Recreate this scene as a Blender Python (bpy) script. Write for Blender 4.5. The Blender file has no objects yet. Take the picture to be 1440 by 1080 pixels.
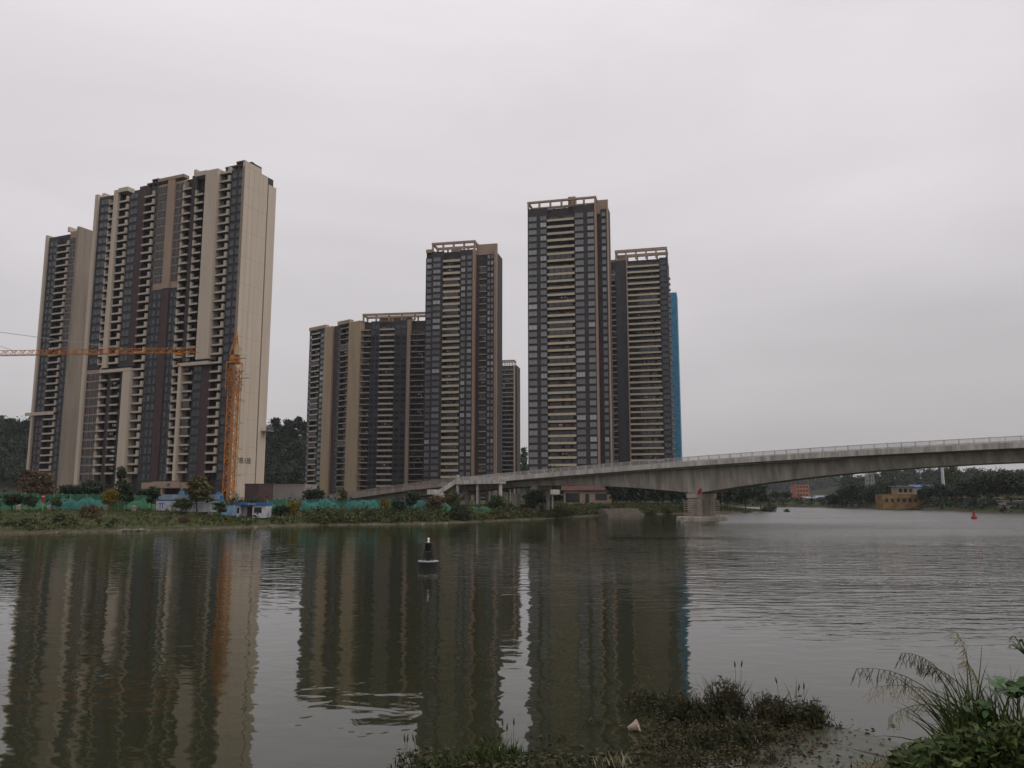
import bpy, math, random
import numpy as np
from mathutils import Vector, Matrix

random.seed(7)
rng = np.random.default_rng(7)
R = math.radians
scene = bpy.context.scene
COL = scene.collection

# ------------------------------------------------------------------ camera
CAM_H = 5.0
FPX = 1130.0                                   # focal length in pixels of the 1440 px wide photograph
PITCH = math.atan(160 / 1130)
cam_d = bpy.data.cameras.new("camera")
cam_d.sensor_width = 36.0
cam_d.lens = 36.0 * FPX / 1440.0
cam_d.clip_start = 0.1
cam_d.clip_end = 12000
cam = bpy.data.objects.new("camera", cam_d)
COL.objects.link(cam)
cam.location = (0, 0, CAM_H)
cam.rotation_euler = (R(90) + PITCH, 0, 0)
scene.camera = cam

# ------------------------------------------------------------------ world: overcast sky over a Nishita sky
SUN_EL, SUN_AZ = R(42), R(114)                 # azimuth clockwise from +Y (behind and to the right of the camera)
world = bpy.data.worlds.new("World")
scene.world = world
world.use_nodes = True
wn = world.node_tree
wn.nodes.clear()
w_out = wn.nodes.new("ShaderNodeOutputWorld")
w_bg = wn.nodes.new("ShaderNodeBackground")
w_bg.inputs["Strength"].default_value = 0.1
w_sky = wn.nodes.new("ShaderNodeTexSky")
w_sky.sky_type = 'NISHITA'
w_sky.sun_disc = False
w_sky.sun_elevation = SUN_EL
w_sky.sun_rotation = SUN_AZ
w_sky.air_density = 1.0
w_sky.dust_density = 4.0
w_tc = wn.nodes.new("ShaderNodeTexCoord")
w_sep = wn.nodes.new("ShaderNodeSeparateXYZ")
wn.links.new(w_tc.outputs["Generated"], w_sep.inputs[0])
w_max = wn.nodes.new("ShaderNodeMath"); w_max.operation = 'MAXIMUM'; w_max.inputs[1].default_value = 0.0
wn.links.new(w_sep.outputs["Z"], w_max.inputs[0])
# the classic overcast distribution: three times as bright overhead as at the horizon
w_lum = wn.nodes.new("ShaderNodeMapRange")
w_lum.inputs["From Min"].default_value = 0.0
w_lum.inputs["From Max"].default_value = 0.62
w_lum.inputs["To Min"].default_value = 4.7
w_lum.inputs["To Max"].default_value = 9.2
wn.links.new(w_max.outputs[0], w_lum.inputs["Value"])
w_map = wn.nodes.new("ShaderNodeMapping")
w_map.inputs["Scale"].default_value = (1.0, 1.0, 3.6)
w_map.inputs["Location"].default_value = (0.35, 0.1, 0.0)
wn.links.new(w_tc.outputs["Generated"], w_map.inputs["Vector"])
w_noise = wn.nodes.new("ShaderNodeTexNoise")
w_noise.inputs["Scale"].default_value = 1.5
w_noise.inputs["Detail"].default_value = 5.0
w_noise.inputs["Roughness"].default_value = 0.5
w_noise.inputs["Distortion"].default_value = 0.5
wn.links.new(w_map.outputs[0], w_noise.inputs["Vector"])
w_nr = wn.nodes.new("ShaderNodeMapRange")
w_nr.inputs["From Min"].default_value = 0.3
w_nr.inputs["From Max"].default_value = 0.7
w_nr.inputs["To Min"].default_value = 0.9
w_nr.inputs["To Max"].default_value = 1.1
wn.links.new(w_noise.outputs["Fac"], w_nr.inputs["Value"])
w_mul = wn.nodes.new("ShaderNodeMath"); w_mul.operation = 'MULTIPLY'
wn.links.new(w_lum.outputs[0], w_mul.inputs[0]); wn.links.new(w_nr.outputs[0], w_mul.inputs[1])
w_col = wn.nodes.new("ShaderNodeMix"); w_col.data_type = 'RGBA'; w_col.blend_type = 'MULTIPLY'
w_col.inputs[0].default_value = 1.0
w_col.inputs[6].default_value = (1.0, 0.952, 0.974, 1)
wn.links.new(w_mul.outputs[0], w_col.inputs[7])
w_mix = wn.nodes.new("ShaderNodeMix"); w_mix.data_type = 'RGBA'
w_mix.inputs[0].default_value = 0.94
wn.links.new(w_sky.outputs["Color"], w_mix.inputs[6])
wn.links.new(w_col.outputs[2], w_mix.inputs[7])
wn.links.new(w_mix.outputs[2], w_bg.inputs["Color"])
wn.links.new(w_bg.outputs[0], w_out.inputs["Surface"])

# ------------------------------------------------------------------ sun: very soft, through the cloud
sun_d = bpy.data.lights.new("sun", 'SUN')
sun_d.energy = 0.85
sun_d.angle = R(40)
sun_d.color = (1.0, 0.95, 0.9)
sun = bpy.data.objects.new("sun", sun_d)
COL.objects.link(sun)
sdir = Vector((math.sin(SUN_AZ) * math.cos(SUN_EL), math.cos(SUN_AZ) * math.cos(SUN_EL), math.sin(SUN_EL)))
sun.rotation_euler = sdir.to_track_quat('Z', 'Y').to_euler()
sun.location = (60, -80, 120)

# ------------------------------------------------------------------ exposure and sampling
vs = scene.view_settings
vs.view_transform = 'Standard'
vs.look = 'None'
vs.gamma = 1.0
vs.exposure = 0.0
vs.use_curve_mapping = False
scene.cycles.use_denoising = True
scene.cycles.max_bounces = 6
scene.cycles.diffuse_bounces = 3
scene.cycles.glossy_bounces = 3
scene.cycles.sample_clamp_indirect = 4.0

# ------------------------------------------------------------------ photograph pixel -> place (used once, to survey the site)
SP, CP = math.sin(PITCH), math.cos(PITCH)
def ray(px, py):
    u = (px - 720) / FPX; v = (540 - py) / FPX
    fw = CP - v * SP
    return u / fw, (SP + v * CP) / fw
def at(px, py, Y):
    r, t = ray(px, py)
    return Vector((r * Y, Y, CAM_H + t * Y))
def gp(px, py, z=0.0):
    r, t = ray(px, py)
    Y = (z - CAM_H) / t
    return Vector((r * Y, Y, z))

# ------------------------------------------------------------------ materials
MATS = {}
def mat(name, color, rough=0.8, noise=None, spec=0.3, var=0.25, bump=0.0, island=0.0, objrand=0.0, color2=None, metallic=0.0, streak=False, transl=0.0):
    """noise = scale in 1/m of a procedural mottling; island / objrand = brightness change per leaf / per object."""
    if name in MATS: return MATS[name]
    m = bpy.data.materials.new(name); m.use_nodes = True
    nt = m.node_tree; b = nt.nodes["Principled BSDF"]
    b.inputs["Roughness"].default_value = rough
    b.inputs["Metallic"].default_value = metallic
    b.inputs["Specular IOR Level"].default_value = spec
    c = (*color, 1)
    if transl: b.inputs["Transmission Weight"].default_value = 0.0
    link = None
    if noise:
        geo = nt.nodes.new("ShaderNodeNewGeometry")
        mp = nt.nodes.new("ShaderNodeMapping")
        mp.inputs["Scale"].default_value = (noise, noise, noise * (0.12 if streak else 1.0))
        nt.links.new(geo.outputs["Position"], mp.inputs[0])
        nz = nt.nodes.new("ShaderNodeTexNoise"); nz.inputs["Scale"].default_value = 1.0
        nz.inputs["Detail"].default_value = 6; nz.inputs["Roughness"].default_value = 0.62
        nt.links.new(mp.outputs[0], nz.inputs["Vector"])
        mx = nt.nodes.new("ShaderNodeMix"); mx.data_type = 'RGBA'
        c2 = color2 if color2 else tuple(min(1, k * (1 + var)) for k in color)
        c1 = color if color2 else tuple(k * (1 - var) for k in color)
        mr = nt.nodes.new("ShaderNodeMapRange"); mr.inputs["From Min"].default_value = 0.32; mr.inputs["From Max"].default_value = 0.68
        nt.links.new(nz.outputs["Fac"], mr.inputs["Value"])
        nt.links.new(mr.outputs[0], mx.inputs[0])
        mx.inputs[6].default_value = (*c1, 1); mx.inputs[7].default_value = (*c2, 1)
        link = mx.outputs[2]
        if bump:
            bp = nt.nodes.new("ShaderNodeBump"); bp.inputs["Strength"].default_value = 0.6; bp.inputs["Distance"].default_value = bump
            nt.links.new(nz.outputs["Fac"], bp.inputs["Height"]); nt.links.new(bp.outputs[0], b.inputs["Normal"])
    for amount, kind in ((island, 'i'), (objrand, 'o')):
        if not amount: continue
        if kind == 'i':
            g2 = nt.nodes.new("ShaderNodeNewGeometry"); src = g2.outputs["Random Per Island"]
        else:
            g2 = nt.nodes.new("ShaderNodeObjectInfo"); src = g2.outputs["Random"]
        mr = nt.nodes.new("ShaderNodeMapRange"); mr.inputs["To Min"].default_value = 1 - amount; mr.inputs["To Max"].default_value = 1 + amount
        nt.links.new(src, mr.inputs["Value"])
        vm = nt.nodes.new("ShaderNodeVectorMath"); vm.operation = 'SCALE'
        if link: nt.links.new(link, vm.inputs[0])
        else: vm.inputs[0].default_value = color
        nt.links.new(mr.outputs[0], vm.inputs["Scale"])
        link = vm.outputs[0]
    if link: nt.links.new(link, b.inputs["Base Color"])
    else: b.inputs["Base Color"].default_value = c
    MATS[name] = m
    return m

def glass_mat(name, dark, light):
    """window glass: dark room or drawn curtain behind, different in every window"""
    m = bpy.data.materials.new(name); m.use_nodes = True
    nt = m.node_tree; b = nt.nodes["Principled BSDF"]
    oi = nt.nodes.new("ShaderNodeObjectInfo")
    rp = nt.nodes.new("ShaderNodeValToRGB")
    rp.color_ramp.elements[0].color = (*dark, 1); rp.color_ramp.elements[0].position = 0.25
    rp.color_ramp.elements[1].color = (*light, 1); rp.color_ramp.elements[1].position = 1.0
    e = rp.color_ramp.elements.new(0.85); e.color = (*[0.65 * d + 0.35 * l for d, l in zip(dark, light)], 1)
    nt.links.new(oi.outputs["Random"], rp.inputs[0])
    nt.links.new(rp.outputs[0], b.inputs["Base Color"])
    b.inputs["Roughness"].default_value = 0.08
    b.inputs["Specular IOR Level"].default_value = 0.6
    MATS[name] = m
    return m

def panel_mat(name, color, joint, size):
    """large wall panels: thin joints and slightly different panels (paint, flat)"""
    m = bpy.data.materials.new(name); m.use_nodes = True
    nt = m.node_tree; b = nt.nodes["Principled BSDF"]; b.inputs["Roughness"].default_value = 0.75
    tc = nt.nodes.new("ShaderNodeTexCoord")
    nz = nt.nodes.new("ShaderNodeTexNoise"); nz.inputs["Scale"].default_value = 0.35; nz.inputs["Detail"].default_value = 7
    mp = nt.nodes.new("ShaderNodeMapping"); mp.inputs["Scale"].default_value = (2.0, 2.0, 0.12)
    nt.links.new(tc.outputs["Object"], mp.inputs[0]); nt.links.new(mp.outputs[0], nz.inputs["Vector"])
    mx = nt.nodes.new("ShaderNodeMix"); mx.data_type = 'RGBA'
    mx.inputs[6].default_value = (*[k * 0.76 for k in color], 1); mx.inputs[7].default_value = (*[min(1, k * 1.12) for k in color], 1)
    nt.links.new(nz.outputs["Fac"], mx.inputs[0])
    nt.links.new(mx.outputs[2], b.inputs["Base Color"])
    MATS[name] = m
    return m

M_BRICK = mat("dark_brick", (0.047, 0.038, 0.039), 0.75, noise=0.5, var=0.22)
M_SLATE = mat("slate_wall", (0.037, 0.039, 0.046), 0.65, noise=0.5, var=0.25)
M_MAROON = mat("maroon_wall", (0.062, 0.036, 0.036), 0.75, noise=0.6, var=0.2)
M_TAN = mat("tan_wall", (0.31, 0.225, 0.17), 0.8, noise=0.4, var=0.12, streak=True)
M_CREAM = panel_mat("cream_wall", (0.49, 0.41, 0.33), (0.4, 0.34, 0.28), 3.0)
M_CREAM2 = mat("ochre_wall", (0.34, 0.26, 0.17), 0.8, noise=0.4, var=0.12, streak=True)
M_CREAMSHADE = mat("cream_wall_shaded", (0.24, 0.20, 0.163), 0.85, noise=0.4, var=0.2, streak=True)  # tower B's cream end wall, the neighbour's shadow painted into its colour
M_JOINT = mat("wall_joint", (0.24, 0.20, 0.16), 0.85)
M_BALC = mat("balcony_cream", (0.43, 0.37, 0.305), 0.75, noise=0.6, var=0.1, objrand=0.07)
M_BALCW = mat("balcony_ochre", (0.46, 0.385, 0.285), 0.75, noise=0.6, var=0.1, objrand=0.07)
M_BALCD = mat("balcony_grey_tan", (0.30, 0.255, 0.205), 0.8, noise=0.6, var=0.15, objrand=0.1)
M_FRAME = mat("window_frame", (0.07, 0.07, 0.075), 0.5)
M_GLASS = glass_mat("window_glass", (0.12, 0.128, 0.138), (0.42, 0.43, 0.44))
M_GLASSD = glass_mat("window_glass_dark", (0.015, 0.018, 0.022), (0.062, 0.07, 0.075))
M_DOOR = glass_mat("balcony_glass", (0.014, 0.015, 0.017), (0.055, 0.05, 0.045))
M_INNER = mat("balcony_inner_wall", (0.075, 0.045, 0.034), 0.8, objrand=0.4)
M_CLOTH = mat("washing", (0.26, 0.25, 0.26), 0.9, objrand=0.6)
M_ROOF = mat("roof_grey", (0.18, 0.17, 0.16), 0.9, noise=0.3)
M_CONC = mat("bridge_concrete", (0.33, 0.30, 0.255), 0.85, noise=0.75, var=0.36, streak=True, bump=0.01)
M_CONCW = mat("parapet_concrete", (0.41, 0.38, 0.34), 0.85, noise=0.9, var=0.38, streak=True)
M_RAIL = mat("rail_paint", (0.38, 0.365, 0.345), 0.7, noise=0.6, var=0.2)
M_FEND = mat("fender_paint", (0.42, 0.36, 0.31), 0.7, noise=1.2, color2=(0.22, 0.13, 0.08))
M_RAMP = mat("ramp_concrete", (0.23, 0.195, 0.17), 0.85, noise=0.8, var=0.3, streak=True)
M_ASPH = mat("asphalt", (0.05, 0.05, 0.052), 0.9, noise=1.0)
M_BLACK = mat("black_paint", (0.018, 0.018, 0.02), 0.45)
M_ORANGE = mat("crane_orange", (0.40, 0.145, 0.025), 0.65, noise=0.8, var=0.35)
M_TANST = mat("hoist_steel", (0.42, 0.30, 0.17), 0.6, noise=0.8, var=0.3)
M_STEEL = mat("grey_steel", (0.30, 0.30, 0.30), 0.5)
M_NET = mat("green_net", (0.018, 0.085, 0.045), 0.9, noise=1.5, color2=(0.045, 0.14, 0.075), bump=0.2)
M_NETT = mat("teal_net", (0.012, 0.085, 0.072), 0.9, noise=1.5, color2=(0.036, 0.13, 0.108), bump=0.2)
M_BLUENET = mat("blue_net", (0.055, 0.21, 0.34), 0.8, noise=0.6, var=0.25)
M_WHITE = mat("white_sheet", (0.46, 0.47, 0.51), 0.75, noise=1.2, var=0.22)
M_LBLUE = mat("pale_blue_sheet", (0.24, 0.28, 0.34), 0.75, noise=1.2, var=0.2)
M_BLUE = mat("blue_paint", (0.02, 0.10, 0.32), 0.6)
M_TARP = mat("blue_tarp", (0.02, 0.10, 0.20), 0.75, noise=1.5, var=0.5)
M_RED = mat("red_paint", (0.26, 0.025, 0.02), 0.7, noise=2)
M_YELLOW = mat("yellow_cloth", (0.36, 0.25, 0.06), 0.8)
M_REDROOF = mat("red_roof", (0.085, 0.04, 0.032), 0.8, noise=0.8)
M_TERRA = mat("terracotta_wall", (0.34, 0.13, 0.085), 0.8, noise=0.4)
M_MUSTARD = mat("mustard_wall", (0.22, 0.135, 0.055), 0.85, noise=0.5, var=0.4)
M_BARK = mat("bark", (0.075, 0.058, 0.042), 0.9, noise=4)
M_STONE = mat("stone", (0.145, 0.125, 0.105), 0.9, noise=1.5, var=0.35, bump=0.03)
M_PINK = mat("bollard_stone", (0.34, 0.25, 0.215), 0.85, noise=2)
M_WALLG = mat("grey_plaster", (0.31, 0.285, 0.275), 0.85, noise=0.3, var=0.12)
M_LEAF = mat("leaf_green", (0.04, 0.058, 0.024), 0.7, noise=0.5, color2=(0.065, 0.088, 0.034), island=0.45, spec=0.15)
M_LEAFD = mat("leaf_dark", (0.022, 0.036, 0.02), 0.7, noise=0.4, color2=(0.04, 0.058, 0.03), island=0.45, spec=0.15)
M_LEAFY = mat("leaf_yellow", (0.20, 0.145, 0.02), 0.7, noise=1.0, color2=(0.12, 0.105, 0.025), island=0.4, spec=0.15)
M_LEAFB = mat("leaf_brown", (0.085, 0.065, 0.035), 0.8, noise=0.6, color2=(0.13, 0.085, 0.05), island=0.4, spec=0.15)
M_LEAFO = mat("leaf_olive", (0.055, 0.062, 0.022), 0.75, noise=0.5, color2=(0.10, 0.088, 0.036), island=0.45, spec=0.15)
M_LEAFU = mat("leaf_bank", (0.034, 0.052, 0.017), 0.75, noise=0.35, color2=(0.082, 0.082, 0.03), island=0.5, spec=0.15)
M_LEAFBR = mat("leaf_bright", (0.024, 0.06, 0.016), 0.5, noise=6, color2=(0.045, 0.095, 0.024), island=0.35, spec=0.3)
M_LEAFNEAR = mat("leaf_near", (0.03, 0.05, 0.015), 0.6, noise=2.5, color2=(0.075, 0.105, 0.024), island=0.5, spec=0.25)
M_LEAFLIME = mat("leaf_lime", (0.10, 0.125, 0.025), 0.55, island=0.35, spec=0.3)
M_GRASS = mat("grass_blade", (0.036, 0.056, 0.016), 0.75, noise=0.25, color2=(0.068, 0.09, 0.024), island=0.45, spec=0.15)
M_STRAW = mat("straw", (0.27, 0.235, 0.15), 0.8, island=0.3)
M_WEED = mat("weed", (0.03, 0.036, 0.016), 0.8, noise=2.0, color2=(0.066, 0.056, 0.028), island=0.5)
M_WEEDB = mat("weed_brown", (0.048, 0.036, 0.021), 0.85, noise=2.5, color2=(0.082, 0.058, 0.032), island=0.5)
M_ALGAE = mat("algae", (0.066, 0.066, 0.042), 0.42, noise=3.5, color2=(0.034, 0.038, 0.022), bump=0.01)
M_FOAM = mat("dirty_foam", (0.42, 0.32, 0.25), 0.75, noise=9, var=0.2)
M_LAMPW = mat("white_lamp", (0.85, 0.84, 0.80), 0.4)

# ------------------------------------------------------------------ mesh helpers
class MB:
    def __init__(s): s.v = []; s.f = []; s.m = []
    def quad(s, a, b, c, d, m=0):
        n = len(s.v); s.v += [tuple(a), tuple(b), tuple(c), tuple(d)]; s.f.append((n, n+1, n+2, n+3)); s.m.append(m)
    def poly(s, pts, m=0):
        n = len(s.v); s.v += [tuple(p) for p in pts]; s.f.append(tuple(range(n, n+len(pts)))); s.m.append(m)
    def box(s, x0, x1, y0, y1, z0, z1, m=0, M=None):
        n = len(s.v)
        p = [(x0,y0,z0),(x1,y0,z0),(x1,y1,z0),(x0,y1,z0),(x0,y0,z1),(x1,y0,z1),(x1,y1,z1),(x0,y1,z1)]
        if M is not None: p = [tuple(M @ Vector(q)) for q in p]
        s.v += p
        for q in ((0,3,2,1),(4,5,6,7),(0,1,5,4),(1,2,6,5),(2,3,7,6),(3,0,4,7)):
            s.f.append(tuple(n+k for k in q)); s.m.append(m)
    def tube(s, a, b, r0, r1=None, n=6, m=0, cap=True):
        r1 = r0 if r1 is None else r1
        a = Vector(a); b = Vector(b); d = (b-a)
        if d.length < 1e-6: return
        d.normalize()
        x = d.orthogonal().normalized(); y = d.cross(x)
        k = len(s.v)
        for (c, r) in ((a, r0), (b, r1)):
            for i in range(n):
                t = 2*math.pi*i/n
                s.v.append(tuple(c + x*(r*math.cos(t)) + y*(r*math.sin(t))))
        for i in range(n):
            j = (i+1) % n
            s.f.append((k+i, k+j, k+n+j, k+n+i)); s.m.append(m)
        if cap:
            s.f.append(tuple(k+i for i in reversed(range(n)))); s.m.append(m)
            s.f.append(tuple(k+n+i for i in range(n))); s.m.append(m)
    def lathe(s, prof, n=16, m=0, c=(0,0,0)):
        k = len(s.v)
        for (r, z) in prof:
            for i in range(n):
                t = 2*math.pi*i/n
                s.v.append((c[0]+r*math.cos(t), c[1]+r*math.sin(t), c[2]+z))
        for q in range(len(prof)-1):
            for i in range(n):
                j = (i+1) % n
                s.f.append((k+q*n+i, k+q*n+j, k+(q+1)*n+j, k+(q+1)*n+i)); s.m.append(m)
        s.f.append(tuple(k+(len(prof)-1)*n+i for i in range(n))); s.m.append(m)
        s.f.append(tuple(k+i for i in reversed(range(n)))); s.m.append(m)
    def mesh(s, name, mats, smooth=False):
        me = bpy.data.meshes.new(name)
        me.from_pydata(s.v, [], s.f)
        for q in mats: me.materials.append(q)
        if len(mats) > 1: me.polygons.foreach_set("material_index", s.m)
        if smooth: me.polygons.foreach_set("use_smooth", [True]*len(s.f))
        me.update()
        return me
    def build(s, name, mats, parent=None, smooth=False, loc=None):
        if not isinstance(mats, (list, tuple)): mats = [mats]
        return obj(name, s.mesh(name, mats, smooth), parent, loc)

def obj(name, me, parent=None, loc=None, rz=0.0):
    o = bpy.data.objects.new(name, me)
    COL.objects.link(o)
    if parent is not None: o.parent = parent
    if loc is not None: o.location = loc
    if rz: o.rotation_euler = (0, 0, rz)
    return o
def tag(o, label, cat, group=None):
    o["label"] = label; o["category"] = cat
    if group: o["group"] = group
    return o
def thing(name, label, cat, loc=(0,0,0), rz=0.0, group=None, scale=None):
    o = bpy.data.objects.new(name, None)
    COL.objects.link(o)
    o.empty_display_size = 0.5
    o.location = loc; o.rotation_euler = (0, 0, rz)
    if scale: o.scale = scale
    return tag(o, label, cat, group)
def struct(o): o["kind"] = "structure"; return o
def stuff(o): o["kind"] = "stuff"; return o

def quads_mesh(name, P, material):
    """P: (N,4,3) array of quads"""
    n = len(P)
    me = bpy.data.meshes.new(name)
    me.vertices.add(n*4); me.loops.add(n*4); me.polygons.add(n)
    me.vertices.foreach_set("co", np.ascontiguousarray(P, dtype=np.float32).reshape(-1))
    me.loops.foreach_set("vertex_index", np.arange(n*4, dtype=np.int32))
    me.polygons.foreach_set("loop_start", np.arange(0, n*4, 4, dtype=np.int32))
    me.polygons.foreach_set("loop_total", np.full(n, 4, dtype=np.int32))
    me.materials.append(material)
    me.update(calc_edges=True)
    return me
def leaf_quads(c, size, flat=0.3, aspect=1.7):
    """leaf-shaped kites of random tilt at the centres c"""
    n = len(c)
    size = np.broadcast_to(size, (n,))[:, None]
    a = rng.normal(size=(n,3)); a[:,2] *= (1-flat); a /= np.linalg.norm(a, axis=1, keepdims=True)
    b = rng.normal(size=(n,3)); b -= a*np.sum(a*b, axis=1, keepdims=True); b /= np.linalg.norm(b, axis=1, keepdims=True)
    nn = np.cross(a, b)
    l = a*size*aspect*0.5; w = b*size*0.5
    return np.stack([c-l, c+w+nn*size*0.12, c+l, c-w+nn*size*0.12], axis=1)
def blade_quads(base, h, w, lean):
    """grass blades: narrow upright kites"""
    n = len(base)
    h = np.broadcast_to(h, (n,)); w = np.broadcast_to(w, (n,)); lean = np.broadcast_to(lean, (n,))
    t = rng.uniform(0, 2*np.pi, n); q = rng.uniform(0, 2*np.pi, n)
    side = np.stack([np.cos(t), np.sin(t), 0*t], 1)*w[:,None]*0.5
    tip = base + np.stack([np.cos(q)*lean*h, np.sin(q)*lean*h, h], 1)
    mid = base*0.55 + tip*0.45 + np.stack([0*t, 0*t, 0.12*h], 1)
    return np.stack([base, mid+side, tip, mid-side], 1)

# ------------------------------------------------------------------ the ground: one sheet with river bed, banks and hills
SHORE_L = [(-900,-40),(-330,30),(-160,84),(-110,101),(-71.3,113.7),(-61,120.5),(-51.6,128.8),(-46,137.5),(-40.4,144.8),(-34,150),(-26.6,152.4),(-20,153.5),(-16.4,156.5),(-9,167),(-3.1,175.4),
           (5,190),(14.4,206.5),(20,219),(26.3,231.2),(36,243),(48.3,251.3),(70,272),(90,293),(97,303),(99,313),(94,335),(82,380),(62,450),(50,600),(45,1000),(40,4200)]
SHORE_R = [(80,4200),(85,1000),(92,640),(112,520),(139.8,444),(160,426),(173.1,412.4),(176,380),(172.3,339.7),(168,300),(160,256),(168,215),(220,165),(350,130),(900,90)]
SHORE_N = [(-900,-60),(-200,-30),(-60,4),(-20,9),(-8,12),(0,14.2),(3,14.9),(6,15.6),(8,16.8),(10.5,17.6),(13,18.2),(20,19),(60,14),(200,0),(900,-40)]
POLY_L = SHORE_L + [(-4200,4200),(-4200,-40)]
POLY_R = SHORE_R + [(4200,90),(4200,4200)]
POLY_N = SHORE_N + [(900,-4200),(-900,-4200)]
def seg_dist(X, Y, line):
    best = np.full(X.shape, 1e9)
    for (a, b) in zip(line[:-1], line[1:]):
        ax, ay = a; dx, dy = b[0]-ax, b[1]-ay
        t = np.clip(((X-ax)*dx + (Y-ay)*dy)/(dx*dx+dy*dy), 0, 1)
        best = np.minimum(best, np.hypot(X-ax-t*dx, Y-ay-t*dy))
    return best
def inside(X, Y, poly):
    r = np.zeros(X.shape, bool); n = len(poly)
    for i in range(n):
        x0, y0 = poly[i]; x1, y1 = poly[(i+1) % n]
        if y0 == y1: continue
        c = ((y0 > Y) != (y1 > Y)) & (X < (x1-x0)*(Y-y0)/(y1-y0)+x0)
        r ^= c
    return r
def wob(X, Y, s, k):
    return (np.sin(X*s+1.3*k)*np.cos(Y*s*1.21+2.1*k) + 0.6*np.sin(X*s*2.3+Y*s*1.7+k) + 0.35*np.cos(X*s*4.9-Y*s*5.3+3*k))/1.6
def hills(X, Y):
    z = np.zeros(X.shape)
    for (cx, cy, sx, sy, h) in ((-330,560,120,75,40),(-190,575,90,70,30),(-90,590,80,70,30),(30,680,90,70,30),(-560,600,160,90,44),
                                (315,720,48,75,13),(375,700,55,70,11),(470,690,80,70,11),(620,640,120,90,20),
                                (470,1350,150,120,34),(250,1500,200,120,28)):
        z += h*np.exp(-((X-cx)/sx)**2-((Y-cy)/sy)**2)
    return z
def height(X, Y):
    X = np.asarray(X, float); Y = np.asarray(Y, float)
    dl = seg_dist(X, Y, SHORE_L) * np.where(inside(X, Y, POLY_L), 1, -1)
    dr = seg_dist(X, Y, SHORE_R) * np.where(inside(X, Y, POLY_R), 1, -1)
    dn = seg_dist(X, Y, SHORE_N) * np.where(inside(X, Y, POLY_N), 1, -1)
    dl = dl + 0.7*wob(X, Y, 0.35, 1); dr = dr + 1.0*wob(X, Y, 0.2, 2); dn = dn + 0.25*wob(X, Y, 0.9, 3)
    zl = np.interp(dl, [-8,-1.5,0,0.5,1.2,3,8,13,19,24,60,110,4000], [-2,-0.4,0,0.16,0.3,0.45,0.9,1.6,2.45,2.7,3.1,4,6])
    zr = np.interp(dr, [-8,-1.5,0,0.5,1.5,4,10,30,100,4000], [-2,-0.4,0,0.3,0.8,1.5,2.2,3,4,6])
    zn = np.interp(dn, [-40,-8,-2,0,3,11,14,4000], [-2.2,-0.7,-0.14,0,0.85,3.2,3.4,4])
    z = np.maximum(np.maximum(zl, zr), zn)
    land = z > 0.02
    z = z + land*np.clip(z, 0, 1.0)*0.14*wob(X, Y, 0.55, 4)*np.where(dn > 0, 0.5, 1)
    return z + hills(X, Y)*land
def axis(parts):
    o = []
    for (a, b, st) in parts: o += list(np.arange(a, b, st))
    return np.array(o)
def growing(a, b, s, g):
    o = [a]
    while o[-1] < b: o.append(o[-1]+s); s *= g
    return o[:-1] + [b]
xs = np.concatenate([-np.array(growing(150, 4200, 4, 1.13))[::-1], np.arange(-148, -14, 1.6), np.arange(-14, 24, 0.8), np.arange(24, 182, 1.7), np.array(growing(182, 4200, 4, 1.12))])
ys = np.concatenate([-np.array(growing(4, 4200, 3, 1.5))[::-1], np.arange(-3, 24, 0.7), np.arange(24, 96, 3), np.arange(96, 330, 1.6), np.arange(330, 800, 7), np.array(growing(800, 4200, 14, 1.12))])
GX, GY = np.meshgrid(xs, ys)
GZ = height(GX, GY)
nx, ny = len(xs), len(ys)
gv = np.stack([GX, GY, GZ], 2).reshape(-1, 3)
ii = (np.arange(ny-1)[:, None]*nx + np.arange(nx-1)[None, :]).reshape(-1)
gf = np.stack([ii, ii+1, ii+nx+1, ii+nx], 1)
gm = bpy.data.meshes.new("ground")
gm.from_pydata(gv.tolist(), [], gf.tolist())
gm.polygons.foreach_set("use_smooth", [True]*len(gf))
def gz(x, y): return float(height(np.array([x]), np.array([y]))[0])

mg = bpy.data.materials.new("bank_ground"); mg.use_nodes = True
nt = mg.node_tree; gb = nt.nodes["Principled BSDF"]; gb.inputs["Roughness"].default_value = 0.95; gb.inputs["Specular IOR Level"].default_value = 0.15
geo = nt.nodes.new("ShaderNodeNewGeometry"); sp = nt.nodes.new("ShaderNodeSeparateXYZ"); nt.links.new(geo.outputs["Position"], sp.inputs[0])
n1 = nt.nodes.new("ShaderNodeTexNoise"); n1.inputs["Scale"].default_value = 0.3; n1.inputs["Detail"].default_value = 8
nt.links.new(geo.outputs["Position"], n1.inputs["Vector"])
cr = nt.nodes.new("ShaderNodeValToRGB")
cr.color_ramp.elements[0].position = 0.36; cr.color_ramp.elements[0].color = (0.03, 0.037, 0.013, 1)
cr.color_ramp.elements[1].position = 0.66; cr.color_ramp.elements[1].color = (0.085, 0.074, 0.04, 1)
e = cr.color_ramp.elements.new(0.5); e.color = (0.05, 0.056, 0.02, 1)
nt.links.new(n1.outputs["Fac"], cr.inputs[0])
n2 = nt.nodes.new("ShaderNodeTexNoise"); n2.inputs["Scale"].default_value = 1.6; n2.inputs["Detail"].default_value = 6
nt.links.new(geo.outputs["Position"], n2.inputs["Vector"])
mud = nt.nodes.new("ShaderNodeValToRGB")
mud.color_ramp.elements[0].position = 0.35; mud.color_ramp.elements[0].color = (0.038, 0.032, 0.022, 1)
mud.color_ramp.elements[1].position = 0.7; mud.color_ramp.elements[1].color = (0.145, 0.115, 0.08, 1)
nt.links.new(n2.outputs["Fac"], mud.inputs[0])
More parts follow.
